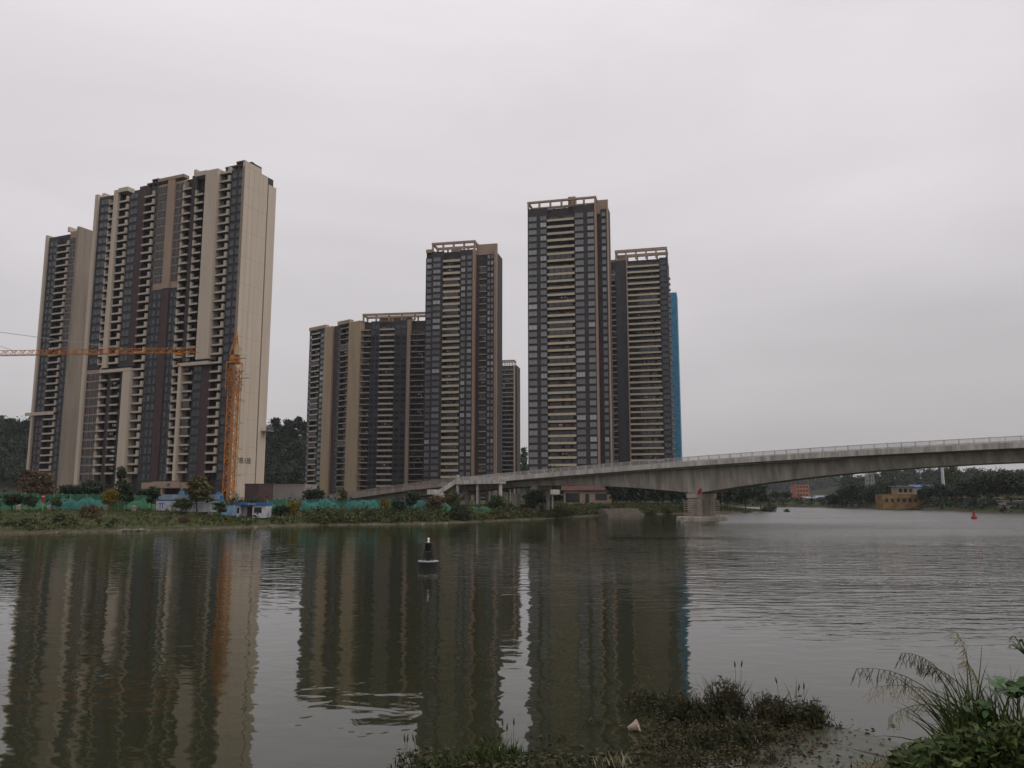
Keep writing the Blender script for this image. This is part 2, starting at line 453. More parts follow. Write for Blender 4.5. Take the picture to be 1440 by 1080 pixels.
hz = nt.nodes.new("ShaderNodeMath"); hz.operation = 'MULTIPLY_ADD'; hz.inputs[1].default_value = 0.5; nt.links.new(n2.outputs["Fac"], hz.inputs[0]); nt.links.new(sp.outputs["Z"], hz.inputs[2])
mr = nt.nodes.new("ShaderNodeMapRange"); mr.inputs["From Min"].default_value = 0.4; mr.inputs["From Max"].default_value = 0.56; nt.links.new(hz.outputs[0], mr.inputs["Value"])
mx = nt.nodes.new("ShaderNodeMix"); mx.data_type = 'RGBA'; nt.links.new(mr.outputs[0], mx.inputs[0]); nt.links.new(mud.outputs[0], mx.inputs[6]); nt.links.new(cr.outputs[0], mx.inputs[7])
ff = nt.nodes.new("ShaderNodeMapRange"); ff.inputs["From Min"].default_value = 5.5; ff.inputs["From Max"].default_value = 8.5; nt.links.new(sp.outputs["Z"], ff.inputs["Value"])
fx = nt.nodes.new("ShaderNodeMix"); fx.data_type = 'RGBA'; nt.links.new(ff.outputs[0], fx.inputs[0]); nt.links.new(mx.outputs[2], fx.inputs[6]); fx.inputs[7].default_value = (0.026, 0.028, 0.016, 1)   # leaf litter on the wooded hills
nt.links.new(fx.outputs[2], gb.inputs["Base Color"])
bp = nt.nodes.new("ShaderNodeBump"); bp.inputs["Distance"].default_value = 0.15; nt.links.new(n2.outputs["Fac"], bp.inputs["Height"]); nt.links.new(bp.outputs[0], gb.inputs["Normal"])
gm.materials.append(mg)
struct(obj("ground", gm))

# ------------------------------------------------------------------ the river
wm = bpy.data.materials.new("river_water"); wm.use_nodes = True
nt = wm.node_tree; wb = nt.nodes["Principled BSDF"]
wb.inputs["Base Color"].default_value = (0.0205, 0.0225, 0.0092, 1)
wb.inputs["Roughness"].default_value = 0.03
wb.inputs["IOR"].default_value = 1.333
wb.inputs["Specular IOR Level"].default_value = 0.5
geo = nt.nodes.new("ShaderNodeNewGeometry"); sp = nt.nodes.new("ShaderNodeSeparateXYZ"); nt.links.new(geo.outputs["Position"], sp.inputs[0])
def wnoise(scale, sx, sy, detail, rot=0.0, dist=0.0):
    mp = nt.nodes.new("ShaderNodeMapping"); mp.inputs["Scale"].default_value = (sx, sy, 1); mp.inputs["Rotation"].default_value = (0, 0, rot)
    nt.links.new(geo.outputs["Position"], mp.inputs[0])
    n = nt.nodes.new("ShaderNodeTexNoise"); n.inputs["Scale"].default_value = scale; n.inputs["Detail"].default_value = detail; n.inputs["Distortion"].default_value = dist
    n.inputs["Roughness"].default_value = 0.5
    nt.links.new(mp.outputs[0], n.inputs["Vector"]); return n.outputs["Fac"]
def m2(op, a, b):
    n = nt.nodes.new("ShaderNodeMath"); n.operation = op
    for i, q in enumerate((a, b)):
        if isinstance(q, (int, float)): n.inputs[i].default_value = q
        else: nt.links.new(q, n.inputs[i])
    return n.outputs[0]
def mrange(v, a, b, c, d, smooth=True):
    n = nt.nodes.new("ShaderNodeMapRange"); n.interpolation_type = 'SMOOTHSTEP' if smooth else 'LINEAR'
    for k, q in zip(("From Min","From Max","To Min","To Max"), (a, b, c, d)): n.inputs[k].default_value = q
    nt.links.new(v, n.inputs["Value"]); return n.outputs[0]
swell = wnoise(0.55, 0.45, 1.0, 2.0, 0.10)           # long lazy undulation
chop = wnoise(1.15, 0.33, 1.0, 2.5, 0.07, 0.3)        # wind ripples
fine = wnoise(6.0, 0.6, 1.0, 2.0, -0.1)
patch = wnoise(0.045, 0.5, 1.0, 3.0, 0.25, 0.4)      # where the breeze touches the water
yy = m2('ADD', sp.outputs["Y"], m2('MULTIPLY', m2('SUBTRACT', patch, 0.5), 40.0))
breeze = mrange(yy, 27, 46, 0.05, 1.0)
side = mrange(m2('SUBTRACT', sp.outputs["X"], m2('MULTIPLY', sp.outputs["Y"], 0.20)), -2.0, 6.0, 0.17, 1.0)
patchf = mrange(patch, 0.38, 0.60, 0.3, 1.25)
amp = m2('MULTIPLY', m2('MULTIPLY', breeze, side), patchf)
mid = wnoise(1.0, 0.8, 1.0, 2.0, 0.5, 0.2)            # small lazy wavelets
far_right = mrange(sp.outputs["Y"], 60, 150, 1.0, 2.2)
amp = m2('MULTIPLY', amp, m2('MAXIMUM', m2('MULTIPLY', far_right, side), 1.0))
h = m2('ADD', m2('MULTIPLY', mid, 0.018), m2('MULTIPLY', m2('MULTIPLY', chop, amp), 0.19))
h = m2('ADD', m2('MULTIPLY', swell, 0.008), h)
h = m2('ADD', h, m2('MULTIPLY', m2('MULTIPLY', fine, m2('ADD', amp, 0.12)), 0.0035))
rough = m2('MULTIPLY', mrange(sp.outputs["Y"], 55, 150, 0.0, 1.0), mrange(m2('SUBTRACT', sp.outputs["X"], m2('MULTIPLY', sp.outputs["Y"], 0.215)), -2.0, 10.0, 0.10, 1.0))
nt.links.new(m2('ADD', m2('MULTIPLY', rough, 0.24), 0.03), wb.inputs["Roughness"])     # ripples too small to see from here
bp = nt.nodes.new("ShaderNodeBump"); bp.inputs["Strength"].default_value = 1.0; bp.inputs["Distance"].default_value = 1.0
nt.links.new(h, bp.inputs["Height"]); nt.links.new(bp.outputs[0], wb.inputs["Normal"])
w = MB(); w.quad((-4200,-4200,0),(4200,-4200,0),(4200,4200,0),(-4200,4200,0))
struct(w.build("river_water", wm))

# ------------------------------------------------------------------ apartment towers
FH = 3.0
MAXPART = 290
_mcache = {}
def window_mesh(w, h, panes, dark):
    key = ("w", round(w,2), h, panes, dark)
    if key in _mcache: return _mcache[key]
    b = MB(); t = 0.09
    b.box(0, w, -0.02, 0.3, 0, h, 0)                                  # glass
    for (x0, x1, z0, z1) in ((0,w,0,t),(0,w,h-t,h),(0,t,t,h-t),(w-t,w,t,h-t)): b.box(x0, x1, -0.12, -0.022, z0, z1, 1)
    for i in range(1, panes): b.box(w*i/panes-t/2, w*i/panes+t/2, -0.12, -0.022, t, h-t, 1)
    b.box(-0.08, w+0.08, -0.22, -0.123, -0.14, -0.004, 1)             # sill
    _mcache[key] = b.mesh("window", [M_GLASSD if dark else M_GLASS, M_FRAME]); return _mcache[key]
def balcony_mesh(w, post, ochre, var, par=0.95, deep=2.6):
    key = ("b", round(w,2), post, ochre, var, par, deep)
    if key in _mcache: return _mcache[key]
    r = random.Random(hash((round(w*10), var)) & 0xffff)
    b = MB(); y0 = 1.96-deep
    b.box(0.02, w-0.02, y0+0.16, 1.96, 0, 0.22, 2)                     # slab
    b.box(0, w, y0, y0+0.155, -0.12, par, 0)                           # parapet
    for x in (0, w-0.15): b.box(x, x+0.15, y0+0.158, y0+1.1, -0.1, par-0.003, 0)
    b.box(0.1, w-0.1, y0+0.04, y0+0.1, par+0.12, par+0.2, 2)           # hand rail
    if post:
        pw = min(0.95, w*0.2); x0 = 0 if post == 'L' else w-pw
        b.box(x0-0.012, x0+pw+0.012, y0-0.012, y0+1.0, par+0.003, 1.95, 0)
    x = 0.15
    while x < w-0.3:                                                  # glass doors and wall piers at the back of the balcony
        q = min(r.uniform(0.7, 1.7), w-0.15-x)
        k = r.random()
        b.box(x, x+q-0.07, 1.80+0.06*r.random(), 1.975, 0.24, 2.55 if k < 0.75 else 2.95, 1 if k < 0.75 else 3)
        x += q
    if not post:                                                      # lived-in flats: clutter, glazed-in balconies, washing, air conditioners
        if var in (1, 4): b.box(w*0.3, w*0.3+0.7, 0.3, 0.7, 0.23, 1.3+0.4*r.random(), 3); b.box(w*0.72, w*0.72+0.4, 0.2, 0.6, 0.23, 1.5, 4)
        if var == 2:
            for i in range(4): b.box(w*(0.06+0.22*i), w*(0.06+0.22*i)+w*0.20, y0+0.03, y0+0.08, par+0.22, 2.75, 1)
        if var in (3, 4):
            x = w*r.uniform(0.1, 0.5)
            for i in range(r.randint(3, 6)):
                q = r.uniform(0.25, 0.5); b.box(x, x+q, y0+0.5, y0+0.53, 2.4-r.uniform(0.6,1.1), 2.4, r.choice((4, 3, 4, 2))); x += q+0.12
                if x > w-0.6: break
    _mcache[key] = b.mesh("balcony", [M_BALCD if ochre == "dim" else M_BALCW if ochre else M_BALC, M_DOOR, M_FRAME, M_INNER, M_CLOTH]); return _mcache[key]

def tower(name, label, loc, ang, z0, top, depth, strips, nfl, zf, u0, u1, core=M_BRICK):
    """strips: (kind, u0, u1, zlo, zhi, options). local x runs along the facade, -y faces the river."""
    T = thing(name, label, "building", (loc[0], loc[1], z0), R(ang))
    walls = MB(); mats = [core]
    def mi(m):
        if m not in mats: mats.append(m)
        return mats.index(m)
    walls.box(u0, u1, 2.0, depth, 0, top-z0, 0)
    wins, bals, pils = [], [], []
    for s in strips:
        kind, a, b, zl, zh = s[:5]; o = s[5] if len(s) > 5 else {}
        zl = max(zl, z0)-z0; zh = min(zh, top)-z0
        y = o.get("y", 0.0)
        if kind in ("wall", "win"):
            walls.box(a, b, y, 2.0, zl, zh, mi(o.get("m", core)))
        if kind == "pil":
            pils.append((a, b, y if "y" in o else -1.0, o.get("back", 2.0), zl, zh, o.get("m", M_CREAM)))
        for k in range(nfl):
            z = zf+FH*k-z0
            if kind == "win" and z+0.9 > zl and z+2.9 < zh+0.3:
                n = o.get("n", 1); g = o.get("gap", 0.5); ww = (b-a-g*(n+1))/n
                for i in range(n):
                    wins.append((a+g+i*(ww+g), y-0.01, z+o.get("sill", 0.75), ww, o.get("h", 1.95), o.get("panes", 2), o.get("dark", False)))
            if kind == "bal" and z >= zl-0.1 and z+1.0 < zh:
                bals.append((a+0.05, o.get("y", 0.0), z, b-a-0.1, o.get("post"), o.get("ochre", False), random.choice((0,0,0,1,2,2,3,4,5,6)), o.get("par", 0.95), o.get("deep", 2.6)))
    walls.build("wall", mats, T)
    for (a, b, y, bk, zl, zh, m) in pils:
        q = MB(); q.box(a, b, y, bk, zl, zh); q.build("pillar", m, T)
    for lst, nm in ((wins, "window"), (bals, "balcony")):
        for i, q in enumerate(lst[:MAXPART]):
            me = window_mesh(q[3], q[4], q[5], q[6]) if nm == "window" else balcony_mesh(*q[3:])
            obj(nm, me, T, (q[0], q[1], q[2]))
        if len(lst) > MAXPART:
            groups = {}
            for q in lst[MAXPART:]:
                me = window_mesh(q[3], q[4], q[5], q[6]) if nm == "window" else balcony_mesh(*q[3:])
                groups.setdefault(me.name, (me, []))[1].append(q)
            big = MB(); bm = None
            for me, qs in groups.values():
                if bm is None: bm = list(me.materials)
                vv = [tuple(v.co) for v in me.vertices]; ff = [tuple(p.vertices) for p in me.polygons]; mm = [p.material_index for p in me.polygons]
                for q in qs:
                    k = len(big.v); big.v += [(v[0]+q[0], v[1]+q[1], v[2]+q[2]) for v in vv]
                    big.f += [tuple(k+i for i in p) for p in ff]; big.m += mm
            stuff(big.build(nm+"_rows", bm, T))
    return T
def roof_frame(T, u0, u1, y0, y1, z0, z1, n, m=M_TAN, th=0.8, beam=1.1):
    """open portal frame on a roof edge: posts and top beams, sky between them"""
    b = MB()
    for y in (y0, y1-th):
        for i in range(n+1):
            x = u0+(u1-u0-th)*i/n
            b.box(x, x+th, y, y+th, z0, z1-beam)
        b.box(u0-0.1, u1+0.1, y-0.1, y+th+0.1, z1-beam, z1)
    for x in (u0, u1-th): b.box(x+0.01, x+th-0.01, y0+th+0.1, y1-th-0.1, z1-beam+0.02, z1-0.02)
    return b.build("roof_frame", m, T)
def part_box(T, name, m, *a):
    b = MB(); b.box(*a); return b.build(name, m, T)

# --- tower A: the big slab with the blank cream end wall and the crane in front of it
zA, topA = 3.6, 117.0
SPL = 50.8
sA = [("pil",0,1.6,zA,120,dict(y=-0.8)),
      ("win",1.6,7.3,SPL,116,dict(m=M_SLATE,n=1,panes=2,dark=True)),
      ("bal",7.3,10,SPL,115,dict(post='L',par=0.5)), ("wall",10,12.3,SPL,116),
      ("pil",10.2,12.2,SPL,117.5,dict(y=-1.2,back=-0.003)),
      ("bal",12.4,17,SPL,115,dict(post='R',par=0.5)), ("win",17,21.8,SPL,115,dict(m=M_SLATE,n=1,dark=True)), ("wall",21.8,25,SPL,118,dict(m=M_MAROON)),
      ("bal",25,29.9,zA+7,115,dict(post='R',par=0.5)), ("win",29.9,31.2,zA,115,dict(m=M_SLATE,n=1,panes=1,gap=0.2,dark=True)),
      ("win",31.2,36,77.3,116,dict(m=M_TAN,n=2,panes=2,gap=0.35,dark=True,h=2.2)), ("win",31.2,36,zA,77.2,dict(m=M_SLATE,n=2,panes=1,dark=True)),
      ("wall",36,39.4,77.3,117.5,dict(m=M_TAN,y=-0.5)), ("wall",36,39.4,zA,77.2,dict(m=M_MAROON,y=-0.4)),
      ("win",39.4,43.4,77.3,116,dict(m=M_TAN,n=2,panes=2,gap=0.35,dark=True,h=2.2)), ("win",39.4,43.4,zA,77.2,dict(m=M_SLATE,n=2,panes=1,dark=True)),
      ("bal",43.4,46.9,SPL,115,dict(post='L',par=0.5)), ("wall",46.9,49.2,SPL,117), ("bal",49.2,52.9,SPL,113,dict(post='L',par=0.5)), ("win",52.9,54.4,SPL,113,dict(m=M_SLATE,n=1,panes=1,gap=0.2,dark=True)),
      ("pil",54.5,60,SPL,119,dict(y=-1.6)),
      ("bal",60,64.6,zA+7,117,dict(post='R',par=0.5)), ("win",64.6,70.4,zA+3,116,dict(m=M_SLATE,n=2,panes=1,dark=True)),
      # lower half, where the cream frames step sideways
      ("win",1.6,8.8,zA,SPL-0.2,dict(m=M_TAN,n=3,panes=1,gap=0.45,h=2.2,dark=True)),
      ("bal",8.8,12.4,zA+7,SPL-0.2,dict(post='L',par=0.5)), ("bal",14.6,18.6,zA+7,SPL-0.2,dict(par=0.5)), ("wall",12.4,14.6,zA,SPL-0.2), ("win",18.6,21.3,zA,SPL-0.2,dict(m=M_SLATE,n=1,panes=1,dark=True)),
      ("pil",21.3,25,zA,SPL-2.0,dict(y=-1.6)),
      ("bal",43.4,47,zA+7,SPL-0.2,dict(post='L',par=0.5)), ("pil",47,48.2,zA+7,SPL-2.0,dict(y=-1.4)), ("bal",48.2,52.2,zA+7,SPL-0.2,dict(par=0.5)),
      ("win",52.2,56.4,zA+7,SPL-0.2,dict(m=M_SLATE,n=1,dark=True)), ("wall",56.4,60,zA+7,SPL-0.2,dict(m=M_MAROON))]
TA = tower("apartment_tower", "tall dark slab tower with blank cream end wall behind the orange crane mast", (-155.3,288), -23.4, zA, topA, 14.4, sA, 36, 10.2, 0, 70.4)
part_box(TA, "frame_beam", M_CREAM, 46.6, 60.02, -1.62, 1.9, SPL-1.9-zA, SPL-0.8-zA)
part_box(TA, "frame_beam", M_CREAM, 9.9, 25.02, -1.62, 1.9, SPL-1.9-zA, SPL-0.8-zA)
ew = MB()                                                             # the blank end wall, made of tall panels with recessed joints
zj = [0]+[k*9.0 for k in range(1,12)]+[105.5, 112.6]
yj = [-1.2,1.1,3.4,5.7,8.0,10.3]
for i in range(len(zj)-1):
    for j in range(len(yj)-1):
        q = MB(); q.box(70.43, 71.55, yj[j]+0.03, yj[j+1]-0.03, zj[i]+0.03, zj[i+1]-0.03); q.build("wall_panel", M_CREAM, TA)
part_box(TA, "panel_backing", M_JOINT, 70.42, 71.5, -1.19, 10.29, 0.01, 112.55)
part_box(TA, "end_wall", M_CREAM, 70.43, 71.7, 10.65, 14.6, 0, 110.2)
part_box(TA, "end_wall_crest", M_CREAM, 70.45, 71.5, -1.0, 6.6, 112.65, 114.4)
part_box(TA, "service_platform", M_STEEL, 71.71, 75.0, 12.2, 14.5, 23.6, 23.85)
pr = MB()
for (x,y) in ((71.9,12.3),(74.9,12.3),(74.9,14.4),(71.9,14.4)): pr.tube((x,y,23.85),(x,y,25.1),0.05)
for z in (24.4,25.1):
    for a,b in (((71.9,12.3),(74.9,12.3)),((74.9,12.3),(74.9,14.4)),((74.9,14.4),(71.9,14.4))): pr.tube((*a,z),(*b,z),0.05)
pr.build("guard_rail", M_STEEL, TA)
for (a, b, y0, y1, z, zt) in ((22,30,3,9,113.4,115.6),(24,27,3.4,8.6,115.7,117.0),(58,69.6,4,9,113.4,116.2),(62.5,66,4.4,8.6,116.3,117.6),(46,50,2.5,8,113.4,115.2)):
    q = MB()                                                          # lift and tank houses on the roof, with openings
    q.box(a, b, y0+1.2, y1, z, zt, 0)
    n = max(2, int((b-a)/2.4))
    for i in range(n+1):
        x = a+(b-a-0.5)*i/n; q.box(x, x+0.5, y0, y0+1.2, z, zt-0.5, 0)
    q.box(a-0.1, b+0.1, y0-0.1, y0+1.198, zt-0.5, zt+0.1, 0)
    q.build("roof_house", M_MAROON, TA)
for a, b in ((12.25,17.0),(49.2,54.45)): part_box(TA, "parapet", M_CREAM, a, b, -1.15, 1.95, 112.3, 113.9)
part_box(TA, "parapet", M_TAN, 31.2, 43.4, -0.6, 1.9, 113.45, 114.6)
part_box(TA, "fin", M_CREAM, -0.1, 1.3, 2.1, 9, 113.45, 115.0)
part_box(TA, "fin", M_CREAM, 47.9, 49.1, -0.4, 5, 113.45, 115.3)
# podium with the entrance
pd = MB()
for (a, b) in ((37.5,42.5),(42.9,60)): pd.box(a, b, -5.0, 1.9, 4.4, 6.4, 0)
pd.box(42.7, 54.5, -5.3, -5.003, 4.6, 6.7, 0)
for x in (37.6,42.9,46,54.6,59.0): pd.box(x, x+0.9, -4.9, -4.0, 0, 4.398, 0)
pd.build("entrance_portico", M_TAN, TA)
def text_mesh(s, size, depth):
    cu = bpy.data.curves.new("lettering", 'FONT'); cu.body = s; cu.size = size; cu.extrude = depth; cu.align_x = 'CENTER'; cu.resolution_u = 2
    t = bpy.data.objects.new("lettering", cu); COL.objects.link(t)
    bpy.context.view_layer.update()
    dg = bpy.context.evaluated_depsgraph_get()
    me = bpy.data.meshes.new_from_object(t.evaluated_get(dg))
    bpy.data.objects.remove(t)
    me.materials.clear(); me.materials.append(M_BLACK)
    return me
tm = text_mesh("7栋1座", 2.3, 0.03)
o = obj("lettering", tm, TA, (71.6, 4.7, 12.6)); o.rotation_euler = (R(90), 0, R(90))
tm = text_mesh("1座", 1.1, 0.03)
o = obj("lettering", tm, TA, (49.6, -5.34, 5.2)); o.rotation_euler = (R(90), 0, 0)

# --- tower B behind it at the left edge
sB = [("pil",0,1.3,3.6,121,dict(y=-0.9)), ("win",1.3,7.2,40,117,dict(m=M_SLATE,n=2,dark=True,panes=1)),
      ("win",1.3,7.2,3.6,39,dict(m=M_MAROON,n=2,dark=True,panes=1)),
      ("bal",7.2,14.4,10,116.5,dict(post='R',par=0.5)), ("win",14.4,19.6,65,118,dict(m=M_TAN,n=2,panes=2,gap=0.35,h=2.2,dark=True)), ("win",14.4,19.6,3.6,64.9,dict(m=M_SLATE,n=2,panes=1,dark=True))]
TB = tower("apartment_tower", "dark slab tower with cream side wall at the left edge, partly hidden by its neighbour", (-202.5,338), -23.4, 3.6, 118, 16, sB, 35, 10.2, 0, 19.6)
part_box(TB, "end_wall", M_CREAMSHADE, 19.63, 20.9, -1.2, 8.6, 0, 115.6)
part_box(TB, "end_wall", M_CREAMSHADE, 19.63, 20.4, 9.1, 11.2, 0, 114.2)
part_box(TB, "end_wall", M_CREAMSHADE, 19.63, 20.6, 11.7, 16.0, 0, 114.0)
part_box(TB, "frame_beam", M_CREAM, -3.0, 14.2, -1.4, -0.9, 35.6, 36.9)
part_box(TB, "fin", M_CREAM, 13.4, 14.5, -0.8, 6, 114.4, 116.4)
part_box(TB, "roof_house", M_MAROON, 14.5, 19.4, 8, 14, 114.45, 116.6)

# --- tower C1: oblique slab with ochre pillars, C2: the one next to it
sC1 = [("win",0,2.6,3.6,97,dict(n=1,panes=1)), ("bal",2.6,9.6,5,96,dict(par=0.55)), ("win",9.6,14.4,3.6,97,dict(m=M_SLATE,n=1,panes=2)),
       ("pil",14.5,21.2,3.6,99.2,dict(m=M_CREAM2,y=-1.2)), ("wall",21.2,24.4,3.6,97,dict(m=M_MAROON)),
       ("win",24.4,27,3.6,97,dict(m=M_SLATE,n=1,panes=1,dark=True)), ("bal",27,34.6,5,96,dict(par=0.35,ochre="dim")), ("pil",34.6,43.4,3.6,99.6,dict(m=M_CREAM2,y=-1.2))]
TC1 = tower("apartment_tower", "oblique lower tower with two broad ochre pillars beside the wooded gap", (-112.8,440), -38.5, 3.6, 97, 17, sC1, 31, 4.6, 0, 43.4)
part_box(TC1, "parapet", M_CREAM2, 0, 14.48, -0.6, 1.9, 93.42, 95.2)
part_box(TC1, "parapet", M_CREAM2, 24.4, 34.58, -0.6, 1.9, 93.42, 95.4)
sC2 = [("bal",0.3,5.2,5,96,dict(par=0.4,ochre="dim")), ("win",5.2,10,3.6,97.5,dict(m=M_SLATE,n=2,panes=1,dark=True)), ("bal",10,18,5,97,dict(par=0.75)),
       ("win",18,24.8,3.6,97.5,dict(m=M_SLATE,n=2,panes=1,dark=True)), ("pil",24.8,26.6,3.6,98,dict(m=M_TAN,y=-0.7)),
       ("bal",26.6,35,5,92,dict(par=0.3,ochre="dim")), ("pil",35,36.2,3.6,98,dict(m=M_CREAM2,y=-0.8))]
TC2 = tower("apartment_tower", "lower dark tower with an open roof beam, joined left of the mid-height tower", (-78.9,413), -8, 3.6, 96.5, 17, sC2, 30, 4.6, 0.3, 36.2)
roof_frame(TC2, 0.6, 36.0, -0.4, 7, 92.92, 97.0, 5, m=M_TAN)
part_box(TC2, "roof_house", M_TAN, 8, 25, 7.5, 14, 92.95, 96.2)

# --- tower D
sD = [("win",0,5.0,3.6,125,dict(n=1,panes=2,gap=0.7)), ("wall",5.0,5.7,3.6,122,dict(m=M_BRICK)), ("bal",5.7,14,5,124,dict(ochre=True)),
      ("win",14,17,3.6,122,dict(n=1,panes=2)), ("win",17,20.2,3.6,122,dict(n=1,panes=2)), ("pil",20.2,21.4,3.6,124,dict(m=M_TAN,y=-0.6)),
      ("wall",21.4,23,3.6,119,dict(m=M_MAROON,y=1.7)), ("bal",23,26.6,5,117,dict(y=1.2,deep=1.9,par=0.35,ochre="dim")), ("win",26.6,30.4,3.6,119,dict(y=1.0,n=2,panes=1)), ("pil",30.4,31.6,3.6,124,dict(m=M_TAN,y=0.2)),
      ("win",-3.4,0,3.6,119,dict(y=1.2,n=1,panes=2))]
TD = tower("apartment_tower", "mid-height dark tower with ochre balconies, between the oblique one and the tallest", (-38.2,372), -12, 3.6, 121.5, 18, sD, 38, 5.0, -3.4, 30.4)
roof_frame(TD, 0, 21.4, -0.5, 8, 117.92, 122.2, 4)
part_box(TD, "parapet", M_TAN, 21.5, 31.5, 1.6, 3.0, 115.4, 120.6)
part_box(TD, "parapet", M_TAN, -3.4, -0.2, 1.0, 6, 117.95, 119.6)
part_box(TD, "roof_house", M_TAN, 8, 13, 5, 7, 117.95, 121.0)

# --- tower E, the tallest
sE = [("win",0,4.4,3.6,130,dict(n=1,panes=2,gap=0.35,h=2.15)), ("wall",4.4,5.3,3.6,129), ("win",5.3,8.6,3.6,130,dict(n=1,panes=2,gap=0.3,h=2.15)),
      ("bal",8.6,20.4,5,131,dict(ochre=True,par=0.85)),
      ("win",20.4,24.7,3.6,130,dict(n=1,panes=3,gap=0.3,h=2.15)), ("wall",24.7,25.8,3.6,129), ("win",25.8,29.2,3.6,130,dict(n=1,panes=2,gap=0.3,h=2.15)), ("pil",29.2,30,3.6,132.4,dict(m=M_TAN,y=-0.5)),
      ("wall",30,31.6,3.6,124,dict(y=1.8,m=M_MAROON)), ("win",31.6,34.3,3.6,127,dict(y=1.0,n=1,panes=2)), ("pil",34.3,34.8,3.6,128.5,dict(m=M_TAN,y=0.2))]
TE = tower("apartment_tower", "tallest dark tower of the central cluster with a broad stack of ochre balconies", (6.8,336), -14, 3.6, 129.4, 13, sE, 40, 6.0, 0, 34.3)
roof_frame(TE, 0, 30, -0.4, 8, 125.82, 129.0, 6, beam=0.8)
part_box(TE, "parapet", M_TAN, 30.1, 34.8, 1.2, 1.95, 121.5, 127.6)
part_box(TE, "roof_house", M_TAN, 17.6, 20.8, 1.5, 5, 125.85, 130.4)

# --- tower F
sF = [("bal",-3.3,-0.4,5,122,dict(y=1.0,par=0.4,ochre="dim")), ("wall",-0.4,5.2,3.6,127,dict(m=M_SLATE)), ("pil",5.2,5.7,3.6,126.5,dict(m=M_TAN,y=-0.7)),
      ("bal",5.7,21.9,5,126,dict(ochre=True,par=0.8)), ("win",21.9,26,3.6,126.5,dict(m=M_SLATE,n=1,panes=2,dark=True)), ("pil",-4.2,-3.3,3.6,120,dict(m=M_TAN,y=0.6))]
TF = tower("apartment_tower", "dark tower with ochre balconies half behind the tallest, next to the blue net", (53.7,402), -14, 3.6, 126.2, 17, sF, 40, 5.0, -3.4, 26)
roof_frame(TF, -0.4, 26, -0.5, 9, 122.62, 128.0, 5, beam=1.5)
part_box(TF, "roof_house", M_TAN, 1, 6, 1, 5, 122.65, 125.4)
roof_frame(TF, -4.2, -0.6, 2.2, 9, 115.5+7.15, 123.9, 1)
for k in range(38):                                                   # little air-conditioner ledges down the side
    part_box(TF, "ledge", M_BALC, 26.02, 27.1, 2.5, 6.5, 5.0+3*k-3.6, 5.3+3*k-3.6)
# --- tower G, small, behind
sG = [("win",0,4.6,3.6,92,dict(n=1,panes=2)), ("pil",4.6,5.5,3.6,92,dict(m=M_TAN,y=-0.4)), ("bal",5.5,13.4,5,92,dict(par=0.35,ochre="dim")), ("pil",13.4,14.2,3.6,94,dict(m=M_TAN,y=-0.4))]
TG = tower("apartment_tower", "distant small tower showing in the gap right of the mid-height tower", (-12.2,530), -10, 3.6, 92.5, 15, sG, 29, 5.0, 0, 15.4)
roof_frame(TG, 4.8, 14.2, -0.2, 6, 88.92, 92.4, 4, th=0.5, beam=0.8)
# --- tower H under construction, wrapped in blue net
bH = at(937, 406, 446)
TH = thing("apartment_tower", "unfinished tower wrapped in blue safety net at the right end of the cluster", "building", (bH.x, bH.y, 3.6), R(-14))
part_box(TH, "concrete_core", M_WALLG, -6, 4.6, 1.5, 14, 0, 112)
for k in range(39):
    b = MB()
    b.box(-6.2, 5.6, 0.15, 0.25, k*3+0.06, k*3+2.94); b.box(5.502, 5.6, 0.253, 15, k*3+0.06, k*3+2.94)
    b.build("net_panel", M_BLUENET, TH)
sc = MB()
for k in range(40): sc.tube((-6.3,0.3,k*3),(5.4,0.3,k*3),0.07,n=4); sc.tube((5.45,0.3,k*3),(5.45,15,k*3),0.07,n=4)
for x in np.arange(-6,5.5,1.9): sc.tube((x,0.35,0),(x,0.35,118),0.06,n=4)
sc.build("scaffold", M_STEEL, TH)

# ------------------------------------------------------------------ low buildings round the towers
def simple_building(name, label, loc, rz, w, d, h, wall, roof, roofh=0.5, openings=(), cat="building", eave=0.5, gable=0.0):
    T = thing(name, label, cat, loc, rz)
    b = MB(); b.box(-w/2, w/2, 0, d, -1.0, h); b.build("wall", wall, T)
    q = MB()
    if gable:
        e = eave
        q.quad((-w/2-e,-e,h),(w/2+e,-e,h),(w/2+e,d/2,h+gable),(-w/2-e,d/2,h+gable)); q.quad((-w/2-e,d/2,h+gable),(w/2+e,d/2,h+gable),(w/2+e,d+e,h),(-w/2-e,d+e,h))
        q.quad((-w/2-e,-e,h-0.2),(-w/2-e,d+e,h-0.2),(w/2+e,d+e,h-0.2),(w/2+e,-e,h-0.2))
        q.quad((-w/2-e,-e,h-0.2),(w/2+e,-e,h-0.2),(w/2+e,-e,h),(-w/2-e,-e,h))
        q.poly(((-w/2-e,-e,h),(-w/2-e,d/2,h+gable),(-w/2-e,d+e,h))); q.poly(((w/2+e,-e,h),(w/2+e,d+e,h),(w/2+e,d/2,h+gable)))
    else: q.box(-w/2-eave, w/2+eave, -eave, d+eave, h+0.003, h+roofh)
    q.build("roof", roof, T)
    for (x0, x1, z0, z1) in openings:
        f = MB(); t = 0.12
        for a in ((x0,x1,z0,z0+t),(x0,x1,z1-t,z1),(x0,x0+t,z0+t,z1-t),(x1-t,x1,z0+t,z1-t)): f.box(a[0],a[1],-0.1,-0.003,a[2],a[3])
        fo = f.build("window_frame", M_FRAME, T)
        p = MB(); p.box(x0+t, x1-t, -0.05, -0.003, z0+t, z1-t); p.build("pane", M_GLASSD, fo)
    return T
p = at(354, 690, 225)
simple_building("annex", "small maroon clad annex at the foot of the cream end wall", (p.x, p.y, 3.2), R(-23), 4.9, 6, 5.4, M_MAROON, M_MAROON, 0.3, eave=0.12)
p = at(397, 690, 300)
